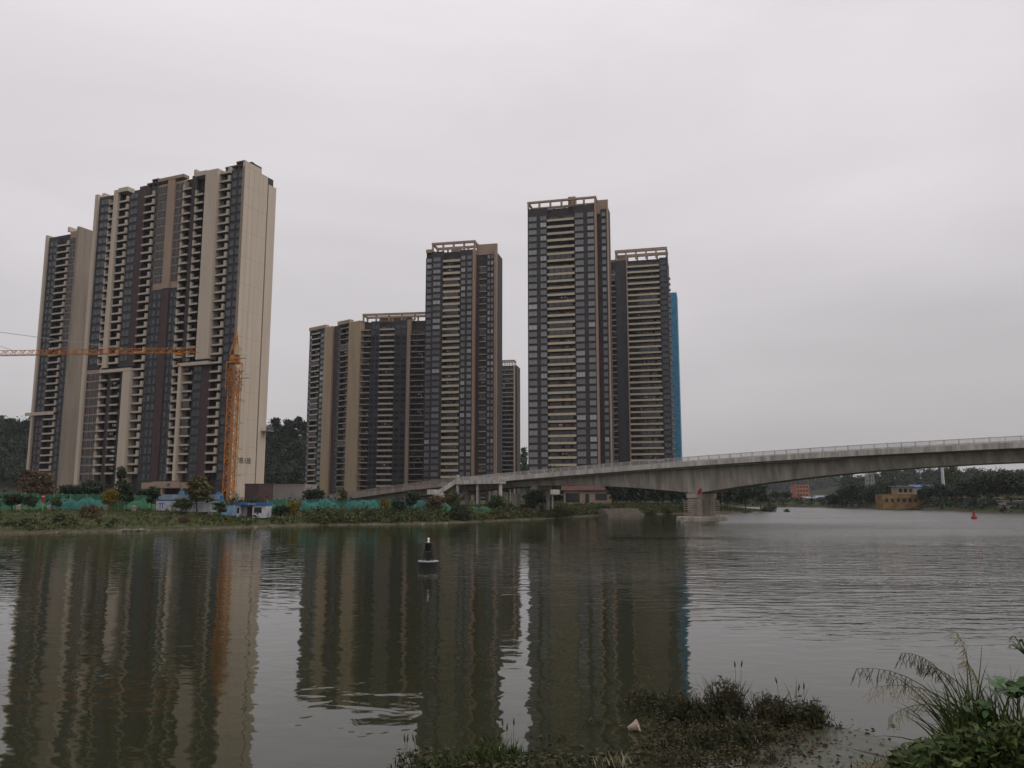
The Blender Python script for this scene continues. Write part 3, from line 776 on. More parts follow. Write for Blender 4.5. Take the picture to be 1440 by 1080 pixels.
simple_building("podium_building", "long low grey podium between the cream end wall and the wooded gap", (p.x, p.y, 3.4), R(-4), 17, 14, 6.2, M_WALLG, M_WALLG, 0.4, eave=0.1)
p = at(826, 690, 275)
Tr = simple_building("waterside_house", "low house with dark red roof seen under the bridge span", (p.x, p.y, 3.0), R(-6), 16, 10, 4.6, M_TAN, M_REDROOF, 0.5, [(-7.4,-2.6,0.4,3.6),(-0.8,0.6,0.3,3.4),(2.6,6.6,1.2,3.4)], eave=0.9, gable=2.2)
# far bank, from left to right in the photograph
p = at(1129, 690, 600)
simple_building("office_block", "small terracotta block far across the water under the bridge arch", (p.x, p.y, 5), R(8), 10, 9, 9.2, M_TERRA, M_TERRA, 0.4, [(-4.4+2.3*i, -3.0+2.3*i, 1.4+2.9*k, 2.9+2.9*k) for i in range(4) for k in range(3)], eave=0.15)
p = at(1142, 700, 500)
simple_building("shed", "low white shed with pale roof on the far bank", (p.x, p.y, 2.4), R(10), 9, 7, 2.4, M_WHITE, M_LBLUE, 0.3, [(-3,3,0.4,1.7)], cat="shed", gable=0.9)
p = at(1158, 698, 520)
simple_building("shed", "low shed with light blue roof right of the white shed", (p.x, p.y, 2.6), R(4), 8, 7, 3.0, M_WALLG, M_LBLUE, 0.3, [(-2.5,2.5,0.5,2.0)], cat="shed", gable=0.8)
p = at(1098, 700, 560)
simple_building("red_roof_house", "dark red roofed house just right of the wooded point", (p.x, p.y, 3.0), R(5), 11, 8, 2.6, M_TAN, M_REDROOF, 0.3, [(-4,-2,0.6,1.9),(1,3,0.6,1.9)], gable=2.6)
p = at(1269, 700, 349)
Ty = simple_building("factory_building", "mustard coloured two-part building on the far bank with blue roof", (p.x, p.y, 1.4), R(-6), 16.5, 9, 4.9, M_MUSTARD, M_MUSTARD, 0.25, [(-7.2+2.4*i, -5.9+2.4*i, 1.7, 3.4) for i in range(6)], eave=0.1)
b = MB(); b.box(-1.6, 5.6, 1.2, 8, 5.155, 8.4); b.build("upper_storey", M_TAN, Ty)
b = MB(); b.box(-2.4, 6.3, 0.4, 8.8, 8.403, 8.7); b.build("blue_roof", M_LBLUE, Ty)
for i in range(3):
    b = MB(); b.box(-0.9+2.1*i, 0.5+2.1*i, 1.12, 1.197, 5.9, 7.5); b.build("window", M_GLASSD, Ty)
p = at(1303, 690, 385)
simple_building("warehouse", "long warehouse with deep blue roof behind the mustard building", (p.x, p.y, 3.0), R(-6), 12, 9, 7.0, M_WALLG, mat("blue_roof_sheet", (0.04, 0.08, 0.26), 0.5), 0.4, [(-4,4,4.4,5.8)], gable=1.2)
p = at(1352, 692, 380)
simple_building("brick_hut", "reddish hut among the dark trees right of the white mast", (p.x, p.y, 4.0), 0, 5, 5, 3.2, M_TERRA, M_REDROOF, 0.3, [(-1,1,0.8,2.2)], cat="hut")
p = at(1424, 705, 275)
simple_building("boat_house", "flat roofed hut at the water behind the red buoy, far right", (p.x, p.y, 2.0), R(-10), 6, 4, 1.9, M_WALLG, M_TAN, 0.25, [(-2,2,0.4,1.4)], cat="hut")

# ------------------------------------------------------------------ the bridge
BO = Vector((41.3, 175.4, 0)); BD = Vector((0.8, -0.6, 0)); BN = Vector((0.6, 0.8, 0))
DECK_W = 13.0
def zr_rail(s):
    a = [-190,-150,-128,-112,-90,-70,-46.8,-20,0,30,59.7,90,120,190,260]; b = [4.4,4.9,5.6,6.75,9.05,10.4,11.8,13.2,14.1,15.15,15.75,16.0,15.8,13.6,11.0]
    return float(np.mean([np.interp(s+d, a, b) for d in (-9,-6,-3,0,3,6,9)]))
def gird(s):
    s += 3.2
    if s < -47: return 1.35
    if s < 0: return 1.4+4.2*((s+47)/47)**1.7
    q = abs((s % 128)-64)/64
    return 2.05+3.55*q**2
def bpt(s, o, z): return BO + BD*s + BN*o + Vector((0,0,z))
bridge = thing("river_bridge", "long grey concrete box girder bridge arching over the river", "bridge", (0,0,0))
SS = list(np.arange(-165, 192, 3.0))
def sweep(name, prof, m, ss=SS, bot=None):
    """prof(s) -> closed cross-section [(offset, z)]"""
    b = MB(); rings = [[bpt(s, o, z) for (o, z) in prof(s)] for s in ss]; n = len(rings[0])
    for r in rings: b.v += [tuple(p) for p in r]
    for i in range(len(rings)-1):
        for j in range(n):
            k = (j+1) % n
            b.f.append((i*n+j, (i+1)*n+j, (i+1)*n+k, i*n+k)); b.m.append(0)
    b.f.append(tuple(range(n))); b.m.append(0); b.f.append(tuple(reversed([(len(rings)-1)*n+j for j in range(n)]))); b.m.append(0)
    return b.build(name, m, bridge)
def zd(s): return zr_rail(s)-1.62                    # road level
sweep("deck_slab", lambda s: [(0,zd(s)-0.42),(2.4,zd(s)-0.75),(10.6,zd(s)-0.75),(DECK_W,zd(s)-0.42),(DECK_W,zd(s)),(0,zd(s))], M_CONC)
sweep("road_surface", lambda s: [(1.6,zd(s)+0.004),(11.4,zd(s)+0.004),(11.4,zd(s)+0.08),(1.6,zd(s)+0.08)], M_ASPH)
# box girder in segments between the construction joints
seg = [-165]+list(np.arange(-141,190,8.0))
for a, c in zip(seg[:-1], seg[1:]):
    sl = 0.75
    sweep("girder_segment", lambda s: [(2.5,zd(s)-sl-0.003),(3.2,zd(s)-sl-gird(s)),(9.8,zd(s)-sl-gird(s)),(10.5,zd(s)-sl-0.003)], M_CONC, ss=list(np.linspace(a+0.02, c-0.02, 5)))
for o0 in (-0.12, DECK_W-0.28):                       # concrete parapet kerbs, in lengths with joints
    for k, a in enumerate(np.arange(-160, 188, 6.0)):
        sweep("parapet", lambda s: [(o0,zd(s)-0.5),(o0+0.4,zd(s)-0.5),(o0+0.4,zd(s)+0.55),(o0,zd(s)+0.55)] if o0 > 0 else [(o0,zd(s)-0.5),(o0+0.117,zd(s)-0.5),(o0+0.117,zd(s)+0.003),(o0+0.4,zd(s)+0.003),(o0+0.4,zd(s)+0.55),(o0,zd(s)+0.55)], M_CONCW if a > -72 else M_RAMP, ss=[a+0.03, a+3, a+5.97])
PL = 2.4
rb = MB()
for i in range(1, 14): rb.box(PL*i/14-0.032, PL*i/14+0.032, -0.02, 0.02, 0.1, 0.96)
rb.box(0, PL, -0.05, 0.05, 0.96, 1.06); rb.box(0, PL, -0.03, 0.03, 0.04, 0.1)
rb.box(-0.07, 0.07, -0.06, 0.06, -0.01, 1.08)
rail_me = rb.mesh("railing_panel", [M_RAIL]); rail_dark = rb.mesh("railing_panel", [M_RAMP])
for o0 in (0.08, DECK_W-0.08):
    for s in np.arange(-140, 186, PL):
        a = bpt(s, o0, zd(s)+0.55); c = bpt(s+PL, o0, zd(s+PL)+0.55)
        r = obj("railing_panel", rail_me if s > -72 else rail_dark, bridge, a)
        d = c-a; r.rotation_euler = (0, -math.atan2(d.z, math.hypot(d.x, d.y)), math.atan2(d.y, d.x))
# drain pipe under the slab edge
for (a, c) in ((-46, 32), (60, 110)):
    b = MB()
    q = [bpt(s, 0.9, zd(s)-0.75) for s in np.arange(a, c, 3.0)]
    for i in range(len(q)-1): b.tube(q[i], q[i+1], 0.1, n=6)
    b.build("drain_pipe", M_RAIL, bridge)
ang_b = math.atan2(BD.y, BD.x)
def Bm(s, o, z=0): return Matrix.Translation(bpt(s, o, z)) @ Matrix.Rotation(ang_b, 4, 'Z')
def river_pier(s):
    zt = zd(s)-0.75-gird(s)
    b = MB(); M = Bm(s, 6.5)
    pts = [(1.5,-4.2),(1.5,4.2),(1.1,4.6),(-1.1,4.6),(-1.5,4.2),(-1.5,-4.2),(-1.1,-4.6),(1.1,-4.6)]
    for z0, z1, sc in ((-2, zt-1.0, 1.0), (zt-1.0, zt-0.003, 1.08)):
        n = len(b.v)
        for z in (z0, z1): b.v += [tuple(M @ Vector((x*sc, y*sc, z))) for (x, y) in pts]
        for i in range(8):
            j = (i+1) % 8; b.f.append((n+j, n+i, n+8+i, n+8+j)); b.m.append(0)
        b.f.append(tuple(range(n, n+8))); b.m.append(0); b.f.append(tuple(reversed(range(n+8, n+16)))); b.m.append(0)
    pier = b.build("pier", M_CONC, bridge)
    c = MB(); n0 = 28; q = []
    for i in range(n0):
        t = 2*math.pi*i/n0; q.append((4.3*math.cos(t), 3.6*math.sin(t)+(3.6 if math.sin(t) > 0 else -3.6)))
    n = 0
    for z, sc in ((-2,1.0),(0.75,1.0),(0.95,0.96)): c.v += [tuple(M @ Vector((x*sc, y*sc, z))) for (x, y) in q]
    for k in range(2):
        for i in range(n0):
            j = (i+1) % n0; c.f.append((k*n0+i, k*n0+j, (k+1)*n0+j, (k+1)*n0+i)); c.m.append(0)
    c.f.append(tuple(range(2*n0, 3*n0))); c.m.append(0)
    c.build("pile_cap", M_CONC, bridge)
    return pier
pier0 = river_pier(-3.2)
# fender cage round the first pier: horizontal pipes and posts
for z in (1.35,1.85,2.35,2.85,3.35,3.85,4.3):
    f = MB(); M = Bm(-3.2, 6.5)
    cn = [(1.95,5.0),(-1.95,5.0),(-1.95,-5.0),(1.95,-5.0)]
    for i in range(4): f.tube(M @ Vector((*cn[i], z)), M @ Vector((*cn[(i+1) % 4], z)), 0.085, n=6)
    f.build("fender_pipe", M_FEND, bridge)
for (x, y) in ((1.95,5.0),(-1.95,5.0),(-1.95,-5.0),(1.95,-5.0),(1.95,0),(-1.95,0)):
    f = MB(); M = Bm(-3.2, 6.5); f.tube(M @ Vector((x,y,0.9)), M @ Vector((x,y,4.4)), 0.1, n=6); f.build("fender_post", M_FEND, bridge)
river_pier(124.8)
def column_pier(s, pair, r=0.75):
    zt = zd(s)-0.75-gird(s)
    for o0 in pair:
        q = bpt(s, o0, 0); g = gz(q.x, q.y)
        b = MB(); b.tube((q.x,q.y,g-1), (q.x,q.y,zt-0.9), r, n=14); b.build("column", M_CONC, bridge, smooth=False)
    b = MB(); b.box(-0.9, 0.9, pair[0]-6.5-1.0, pair[1]-6.5+1.0, zt-0.9, zt-0.003, M=Bm(s, 6.5)); b.build("pier_cap", M_CONC, bridge)
for s in (-47,-70,-92): column_pier(s, (4.2, 8.8))
b = MB(); b.box(-0.8, 0.8, -0.8, 0.8, 0, 4.6, M=Bm(-54, 5.0, 1.4)); b.build("pier_block", M_CONC, bridge)

# ------------------------------------------------------------------ staircases down from the bridge
def staircase(label, s0, side):
    """side -1: on the river side of the deck, +1: on the far side"""
    o0 = -3.0 if side < 0 else DECK_W+2.9
    zt = zd(s0)+0.1
    g = bpt(s0, o0, 0); gr = gz(g.x, g.y)
    T = thing("staircase", label, "staircase", (g.x, g.y, gr), ang_b if side < 0 else ang_b+math.pi)
    H = zt-gr; W = 2.3
    L = 15.0                                         # gallery along the deck
    b = MB(); b.box(0, L, 0, W, H-0.45, H); b.build("gallery", M_CONCW, T)
    for y in (0.0, W-0.16):
        b = MB(); b.box(0.05, L, y, y+0.15, H+0.003, H+0.5); b.build("parapet", M_CONCW, T)
    for i in range(6):
        o = obj("railing_panel", rail_me, T, (0.3+i*PL, 0.07, H+0.5))
    def flight(x0, z0, x1, z1, y0, n):
        b = MB()
        for i in range(n):
            xa = x0+(x1-x0)*i/n; xb = x0+(x1-x0)*(i+1)/n; zz = z0+(z1-z0)*(i+0.5)/n
            b.box(min(xa,xb), max(xa,xb), y0+0.15, y0+W*0.9-0.15, zz-0.4, zz)
        f = b.build("flight", M_CONCW, T)
        for y in (y0, y0+W*0.9-0.14):
            c = MB()
            c.quad((x0,y,z0-0.4),(x1,y,z1-0.4),(x1,y,z1+0.95),(x0,y,z0+0.95)); c.quad((x0,y+0.14,z0-0.4),(x0,y+0.14,z0+0.95),(x1,y+0.14,z1+0.95),(x1,y+0.14,z1-0.4))
            c.quad((x0,y,z0+0.95),(x1,y,z1+0.95),(x1,y+0.14,z1+0.95),(x0,y+0.14,z0+0.95)); c.quad((x0,y,z0-0.4),(x0,y+0.14,z0-0.4),(x1,y+0.14,z1-0.4),(x1,y,z1-0.4))
            c.quad((x0,y,z0-0.4),(x0,y,z0+0.95),(x0,y+0.14,z0+0.95),(x0,y+0.14,z0-0.4)); c.quad((x1,y,z1-0.4),(x1,y+0.14,z1-0.4),(x1,y+0.14,z1+0.95),(x1,y,z1+0.95))
            c.build("stringer", M_CONCW, f)
    zm = H*0.56
    flight(-0.05, H, -5.8, zm, 0.0, 18)
    b = MB(); b.box(-8.0, -5.82, -2.3, W, zm-0.35, zm); b.box(-8.0, -7.86, -2.3, W, zm+0.003, zm+0.95); b.box(-7.857, -5.82, -2.3, -2.16, zm+0.003, zm+0.95); b.build("landing", M_CONCW, T)
    flight(-5.78, zm, 0.4, 0.25, -2.35, 18)
    for (x, y, zt2, w2) in ((0.2,0.7,H-0.452,0.42),(6.8,0.9,H-0.452,0.35),(14.3,0.9,H-0.452,0.45),(-6.9,0.0,zm-0.352,0.35)):
        b = MB(); b.tube((x,y,-1),(x,y,zt2),w2,n=10); b.build("column", M_CONCW, T)
    b = MB(); b.box(-0.1, 0.6, 0.18, 0.75, H+0.003, H+2.0); b.build("gate_post", M_CONCW, T)
    return T
staircase("pale concrete staircase zigzagging down from the bridge to the near bushes", -68, -1)
staircase("stair flight and landing below the far side of the bridge, before the red roofed house", -57, 1)

# ------------------------------------------------------------------ cranes
def lattice(b, a, c, w, bays, r, up=Vector((0,0,1)), tri=False):
    """square (or triangular) lattice beam from a to c"""
    a = Vector(a); c = Vector(c); d = (c-a).normalized()
    x = d.cross(up)
    if x.length < 0.01: x = Vector((1,0,0))
    x.normalize(); y = x.cross(d).normalized()
    if tri: cs = [x*(-w/2), x*(w/2), y*(w*1.0)]
    else: cs = [x*(-w/2)-y*(w/2), x*(w/2)-y*(w/2), x*(w/2)+y*(w/2), x*(-w/2)+y*(w/2)]
    n = len(cs); L = (c-a).length
    for q in cs: b.tube(a+q, c+q, r, n=4)
    for k in range(bays):
        p0 = a+d*(L*k/bays); p1 = a+d*(L*(k+1)/bays); pm = (p0+p1)/2
        for i in range(n):
            j = (i+1) % n
            b.tube(p0+cs[i], p0+cs[j], r*0.6, n=4, cap=False)
            if tri and i == 0: b.tube(p0+cs[i], p1+cs[j], r*0.6, n=4, cap=False)
            elif tri: b.tube(p0+cs[i], pm+cs[j], r*0.7, n=4, cap=False); b.tube(pm+cs[j], p1+cs[i], r*0.7, n=4, cap=False) if i == 1 else b.tube(pm+cs[i], p0+cs[j], r*0.7, n=4, cap=False)
            else: b.tube(p0+cs[i], p1+cs[j], r*0.6, n=4, cap=False) if k % 2 else b.tube(p0+cs[j], p1+cs[i], r*0.6, n=4, cap=False)
p = at(323.5, 640, 238)
zg = gz(p.x, p.y)
K1 = thing("tower_crane", "orange lattice crane mast standing against the cream end wall", "crane", (p.x, p.y, zg), R(-12))
b = MB(); lattice(b, (0,0,-0.3), (0,0,39.5), 2.3, 17, 0.17); b.build("mast", M_ORANGE, K1)
b = MB(); lattice(b, (0,0,33), (0,0,41), 3.3, 3, 0.14); b.build("climbing_cage", M_ORANGE, K1)
b = MB(); b.box(-1.7,1.7,-1.7,1.7,41.003,41.5); b.lathe([(1.5,41.503),(1.6,42.3),(1.4,43.4)],12); b.build("slewing_ring", M_ORANGE, K1)
b = MB(); b.box(0.7,2.2,-1.6,0.2,43.42,45.6); b.build("cabin", M_TANST, K1)
b = MB()
for (x,y) in ((-1.1,-1.1),(0.65,-1.1),(0.65,1.1),(-1.1,1.1)): b.tube((x,y,43.4),(0.3,0,50.6),0.18,n=5)
for z, k in ((45.5,0.72),(47.5,0.44)):
    q = [(-1.1*k+0.1,-1.1*k),(0.65*k+0.1,-1.1*k),(0.65*k+0.1,1.1*k),(-1.1*k+0.1,1.1*k)]
    for i in range(4): b.tube((*q[i],z),(*q[(i+1)%4],z),0.1,n=4)
b.build("cat_head", M_ORANGE, K1)
b = MB(); lattice(b, (-0.5,1.0,44.0), (-8.1,12.7,44.4), 1.2, 7, 0.1, tri=True); b.build("counter_jib", M_ORANGE, K1)
b = MB(); lattice(b, (0.2,0.4,50), (-7.8,12.3,45.4), 0.16, 2, 0.05); b.build("tie_bar", M_STEEL, K1)
for z, L in ((38.3,3.1),(36.2,4.6),(34.2,3.0),(42.2,3.2)):
    b = MB(); b.box(1.2, 1.2+L, -1.9, -0.9, z, z+0.12); b.tube((1.2+L,-1.8,z),(1.2+L,-1.8,z+1.1),0.05); b.tube((1.6,-1.8,z+1.0),(1.2+L,-1.8,z+1.0),0.05); b.build("work_platform", M_STEEL, K1)
p = at(331.5, 640, 241)
K1b = thing("construction_hoist", "slim pale brown hoist mast right of the crane mast", "hoist", (p.x, p.y, gz(p.x, p.y)), R(-12))
b = MB(); lattice(b, (0,0,-0.2), (0,0,36.5), 0.9, 26, 0.1); b.build("mast", M_TANST, K1b)
b = MB(); b.box(-0.9,0.9,0.6,2.0,0.1,2.6); b.build("cage", M_STEEL, K1b)
for z in (8,16,24,31):
    b = MB(); b.tube((-0.4,0.4,z),(-3.2,8,z),0.08); b.tube((0.4,0.4,z),(-2.4,8,z),0.08); b.build("wall_tie", M_STEEL, K1b)
# second crane: only its long jib reaches into the picture
ja = at(-92, 501.5, 226); jb = at(279, 495.5, 217)
K2 = thing("tower_crane", "crane whose long orange jib crosses in front of the left towers", "crane", (ja.x, ja.y, gz(ja.x, ja.y)), 0)
def k2(v): return Vector(v)-Vector(K2.location)
A0, A1 = k2(ja), k2(jb)
b = MB(); lattice(b, (0,0,0), (0,0,A0.z-0.6), 2.2, 18, 0.17); b.build("mast", M_ORANGE, K2)
b = MB(); b.lathe([(1.5,A0.z-0.6),(1.6,A0.z),(1.3,A0.z+0.9)],12); b.build("slewing_ring", M_ORANGE, K2)
b = MB(); lattice(b, A0, A1, 1.4, 30, 0.095, tri=True); b.build("jib", M_ORANGE, K2)
b = MB(); lattice(b, A0, A0-(A1-A0)*0.2, 1.3, 7, 0.12, tri=True); b.build("counter_jib", M_ORANGE, K2)
ap = A0+Vector((0,0,9.5))
b = MB()
for (x,y) in ((-0.9,-0.9),(0.9,-0.9),(0.9,0.9),(-0.9,0.9)): b.tube((x,y,A0.z+0.9),ap,0.16,n=5)
b.build("cat_head", M_ORANGE, K2)
for t in (0.30, 0.72):
    b = MB(); b.tube(ap, A0+(A1-A0)*t+Vector((0,0,1.5)), 0.07, n=5); b.build("pendant_bar", M_STEEL, K2)
b = MB(); b.tube(ap, A0-(A1-A0)*0.19+Vector((0,0,1.2)), 0.07, n=5); b.build("pendant_bar", M_STEEL, K2)
b = MB(); q = A0-(A1-A0)*0.17; b.box(q.x-1.5,q.x+1.5,q.y-0.7,q.y+0.7,q.z-2.2,q.z-0.1); b.build("counterweight", M_CONC, K2)
tq = A0+(A1-A0)*0.93
b = MB(); b.box(tq.x-0.8,tq.x+0.8,tq.y-0.7,tq.y+0.7,tq.z-0.75,tq.z-0.25); b.tube(tq-Vector((0,0,0.7)),tq-Vector((0,0,3.2)),0.04); b.box(tq.x-0.25,tq.x+0.25,tq.y-0.15,tq.y+0.15,tq.z-3.9,tq.z-3.2); b.build("trolley", M_ORANGE, K2)

# ------------------------------------------------------------------ trees
def crown_points(kind, r, n):
    """leaf centres of a crown of unit height (z 0..1)"""
    pts = []
    if kind == "round":
        nc = 34
        for i in range(nc):
            d = r.normal(size=3); d /= np.linalg.norm(d); k = r.uniform(0.45, 1.0)
            c = np.array([0,0,0.62])+d*np.array([0.40,0.40,0.33])*k
            pts.append(c+r.normal(size=(n//nc,3))*np.array([0.085,0.085,0.06])*r.uniform(0.7,1.3))
    elif kind == "loose":
        nc = 24
        for i in range(nc):
            t = r.uniform(0,2*np.pi); rad = r.uniform(0.05,0.36); z = r.uniform(0.42,0.97)
            rad *= 1.0-0.5*abs(z-0.62)/0.4
            c = np.array([rad*np.cos(t), rad*np.sin(t), z])
            pts.append(c+r.normal(size=(n//nc,3))*np.array([0.075,0.075,0.035])*r.uniform(0.6,1.3))
    elif kind == "tall":
        nc = 30
        for i in range(nc):
            z = r.uniform(0.3,1.0); t = r.uniform(0,2*np.pi); rad = 0.24*(1.05-z)**0.55*r.uniform(0.3,1.0)
            c = np.array([rad*np.cos(t), rad*np.sin(t), z])
            pts.append(c+r.normal(size=(n//nc,3))*np.array([0.055,0.055,0.03])*r.uniform(0.6,1.4))
    elif kind == "bush":
        nc = 26
        for i in range(nc):
            t = r.uniform(0,2*np.pi); rad = 0.62*math.sqrt(r.uniform(0,1)); z = r.uniform(0.08,1.0)*(1-0.55*(rad/0.65)**2)*0.9
            c = np.array([rad*np.cos(t), rad*np.sin(t), z])
            pts.append(c+r.normal(size=(n//nc,3))*np.array([0.11,0.11,0.085]))
    return np.clip(np.concatenate(pts), [-9,-9,0.01], [9,9,1.2])
TREE = {}
def tree_meshes(kind, material, seed, leaf, n):
    key = (kind, material.name, seed)
    if key in TREE: return TREE[key]
    r = np.random.default_rng(seed*17+len(kind))
    c = crown_points(kind, r, n)
    crown = quads_mesh("crown", leaf_quads(c, r.uniform(0.6,1.4,len(c))*leaf), material)
    b = MB()
    if kind == "bush":
        for i in range(5):
            t = r.uniform(0,6.28); b.tube((0.05*math.cos(t),0.05*math.sin(t),-0.1),(0.4*math.cos(t),0.4*math.sin(t),0.6),0.03,0.012,n=5)
    else:
        bend = r.normal(size=2)*0.03
        top = 0.62 if kind != "tall" else 0.9
        th = 0.028 if kind != "tall" else 0.017
        b.tube((0,0,-0.08),(bend[0],bend[1],0.34),th,th*0.8,n=7); b.tube((bend[0],bend[1],0.335),(bend[0]*2,bend[1]*2,top),th*0.8,th*0.3,n=6)
        for i in range(9 if kind != "tall" else 12):
            z = r.uniform(0.26,top*0.95); t = i*2.4+r.uniform(-.4,.4); L = r.uniform(0.16,0.32)*(0.55 if kind == "tall" else 1)
            a = Vector((bend[0]*z*2,bend[1]*z*2,z)); e = a+Vector((L*math.cos(t),L*math.sin(t),L*r.uniform(0.4,0.9)))
            b.tube(a, e, th*0.5, th*0.18, n=5)
    trunk = b.mesh("trunk", [M_BARK])
    TREE[key] = (crown, trunk)
    return TREE[key]
def tree(name, label, px, Y, hgt, wid=1.0, kind="round", material=None, seed=1, group=None, cat="tree", leaf=0.05, n=2400, py=None, base=None):
    r_, _ = ray(px, 700)
    x = r_*Y
    z = gz(x, Y) if base is None else base
    T = thing(name, label, cat, (x, Y, z-0.05), random.uniform(0, 6.28), group, (hgt*wid, hgt*wid, hgt))
    cm, tm_ = tree_meshes(kind, material or M_LEAF, seed, leaf, n)
    obj("crown", cm, T); obj("trunk", tm_, T)
    return T
G1 = "small trees along the promenade"
tree("street_tree", "dark low tree in front of the green net at the far left", 18, 139, 3.17, 1.2, "round", M_LEAFD, 1, G1)
tree("street_tree", "small dark tree left of the red sign", 42, 139, 2.81, 0.9, "round", M_LEAFD, 2, G1)
tree("street_tree", "bushy dark tree right of the red sign", 80, 140, 2.56, 1.0, "loose", M_LEAF, 1, G1)
tree("yellow_tree", "small golden yellow tree in front of the left green net", 155, 143, 4.15, 0.72, "round", M_LEAFY, 1)
tree("street_tree", "thin dark tree just right of the left golden tree", 178, 144, 4.76, 0.85, "loose", M_LEAFD, 2, G1)
tree("street_tree", "slender feathery tree rising behind the left golden tree", 169, 160, 7.81, 0.7, "tall", M_LEAFD, 3, G1)
tree("street_tree", "dark tree at the left end of the white hoarding", 214, 146, 4.39, 0.95, "loose", M_LEAFD, 3, G1)
tree("street_tree", "round green tree in front of the white hoarding", 257, 146, 3.05, 1.25, "round", M_LEAF, 2, G1)
tree("street_tree", "tallest promenade tree with forked trunk in front of the tower entrance", 279, 147, 6.95, 0.92, "loose", M_LEAFO, 4, G1)
tree("street_tree", "low wide green tree at the right end of the white hoarding", 311, 147, 2.81, 1.3, "loose", M_LEAF, 5, G1)
tree("street_tree", "round dark tree left of the golden tree by the grey podium", 396, 152, 2.93, 1.15, "round", M_LEAFD, 3, G1)
tree("yellow_tree", "round golden tree in front of the long grey podium", 414, 153, 3.9, 0.75, "round", M_LEAFY, 2)
tree("yellow_tree", "little golden tree in front of the middle green net", 541, 166, 3.29, 0.75, "round", M_LEAFY, 3)
tree("street_tree", "dark round tree right of the middle golden tree", 561, 168, 3.42, 1.0, "round", M_LEAFD, 4, G1)
tree("street_tree", "dark tree standing in front of the ramp parapet", 580, 172, 5.37, 0.8, "loose", M_LEAFD, 1, G1)
tree("brown_tree", "bare brownish tree before the foot of the leftmost tower", 38, 178, 8.2, 0.75, "loose", M_LEAFB, 1)
tree("brown_tree", "brown leafed tree between the leftmost tower and the red sign", 62, 180, 7.2, 0.75, "loose", M_LEAFB, 2)
tree("street_tree", "dark tree at the foot of the cream side wall of the leftmost tower", 102, 190, 5.2, 1.2, "round", M_LEAFD, 5)
tree("street_tree", "dark spreading tree at the foot of the slab tower, left corner", 128, 192, 5.8, 1.2, "round", M_LEAFD, 2)
tree("street_tree", "dark tree left of the entrance portico", 200, 195, 3.9, 1.3, "round", M_LEAFD, 3)
tree("street_tree", "dark tree below the oblique tower, left of the ramp foot", 441, 190, 4.6, 1.2, "round", M_LEAFD, 1)
tree("street_tree", "olive tree growing through the ramp wall", 482, 178, 4.15, 0.8, "loose", M_LEAFO, 2)
tree("brown_tree", "rusty brown bushy tree before the zigzag staircase", 612, 178, 4.2, 1.1, "round", M_LEAFB, 3)
tree("street_tree", "olive tree half hiding the staircase", 636, 184, 4.8, 1.0, "round", M_LEAFO, 3)
tree("street_tree", "green tree under the left end of the bridge deck", 697, 192, 4.8, 1.0, "round", M_LEAF, 4)
tree("street_tree", "dark tree below the bridge just right of the columns", 752, 205, 6.2, 0.95, "round", M_LEAFD, 2)
G2 = "trees behind the bridge pier"
for i, (px, Y, h, wd, k, m, lb) in enumerate([
    (868,262,9.5,0.9,"round",M_LEAFD,"dark tree right of the red roofed house"),
    (895,266,10.5,0.95,"round",M_LEAFD,"tall dark tree behind the stone landing"),
    (925,270,9.0,1.0,"round",M_LEAFD,"dark tree above the yellow green bush"),
    (955,276,10.0,0.9,"round",M_LEAFD,"dark tree directly left of the river pier"),
    (1022,282,10.0,0.9,"round",M_LEAFD,"dark tree behind the flags right of the river pier"),
    (1048,288,11.5,0.85,"round",M_LEAFD,"tallest dark tree on the wooded point"),
    (1070,300,9.0,0.9,"loose",M_LEAFD,"loose crowned tree at the tip of the wooded point")]):
    tree("bank_tree", lb, px, Y, h, wd, k, m, i+1, G2, leaf=0.045, n=3000)
tree("shrub", "yellow green round bush on the bank left of the river pier", 939, 252, 3.4, 0.9, "bush", M_LEAFO, 1, cat="shrub")
tree("shrub", "dark bush at the water left of the stone landing", 848, 236, 3.2, 1.1, "bush", M_LEAFD, 1, cat="shrub")
tree("shrub", "low bush on the bank between stone landing and river pier", 915, 247, 2.6, 1.1, "bush", M_LEAFO, 2, cat="shrub")
tree("shrub", "dark bush on the bank close to the river pier", 962, 262, 2.8, 1.2, "bush", M_LEAFD, 2, cat="shrub")
tree("shrub", "brownish bush at the water edge right of the flags", 1050, 277, 2.8, 1.3, "bush", M_LEAFB, 1, cat="shrub")
tree("shrub", "bush overhanging the water at the very tip of the point", 1080, 297, 3.4, 1.2, "bush", M_LEAFD, 3, cat="shrub")
tree("shrub", "lonely dark bush islet in the water off the point", 1105, 292, 1.5, 1.1, "bush", M_LEAFD, 1, cat="shrub", base=-0.15)
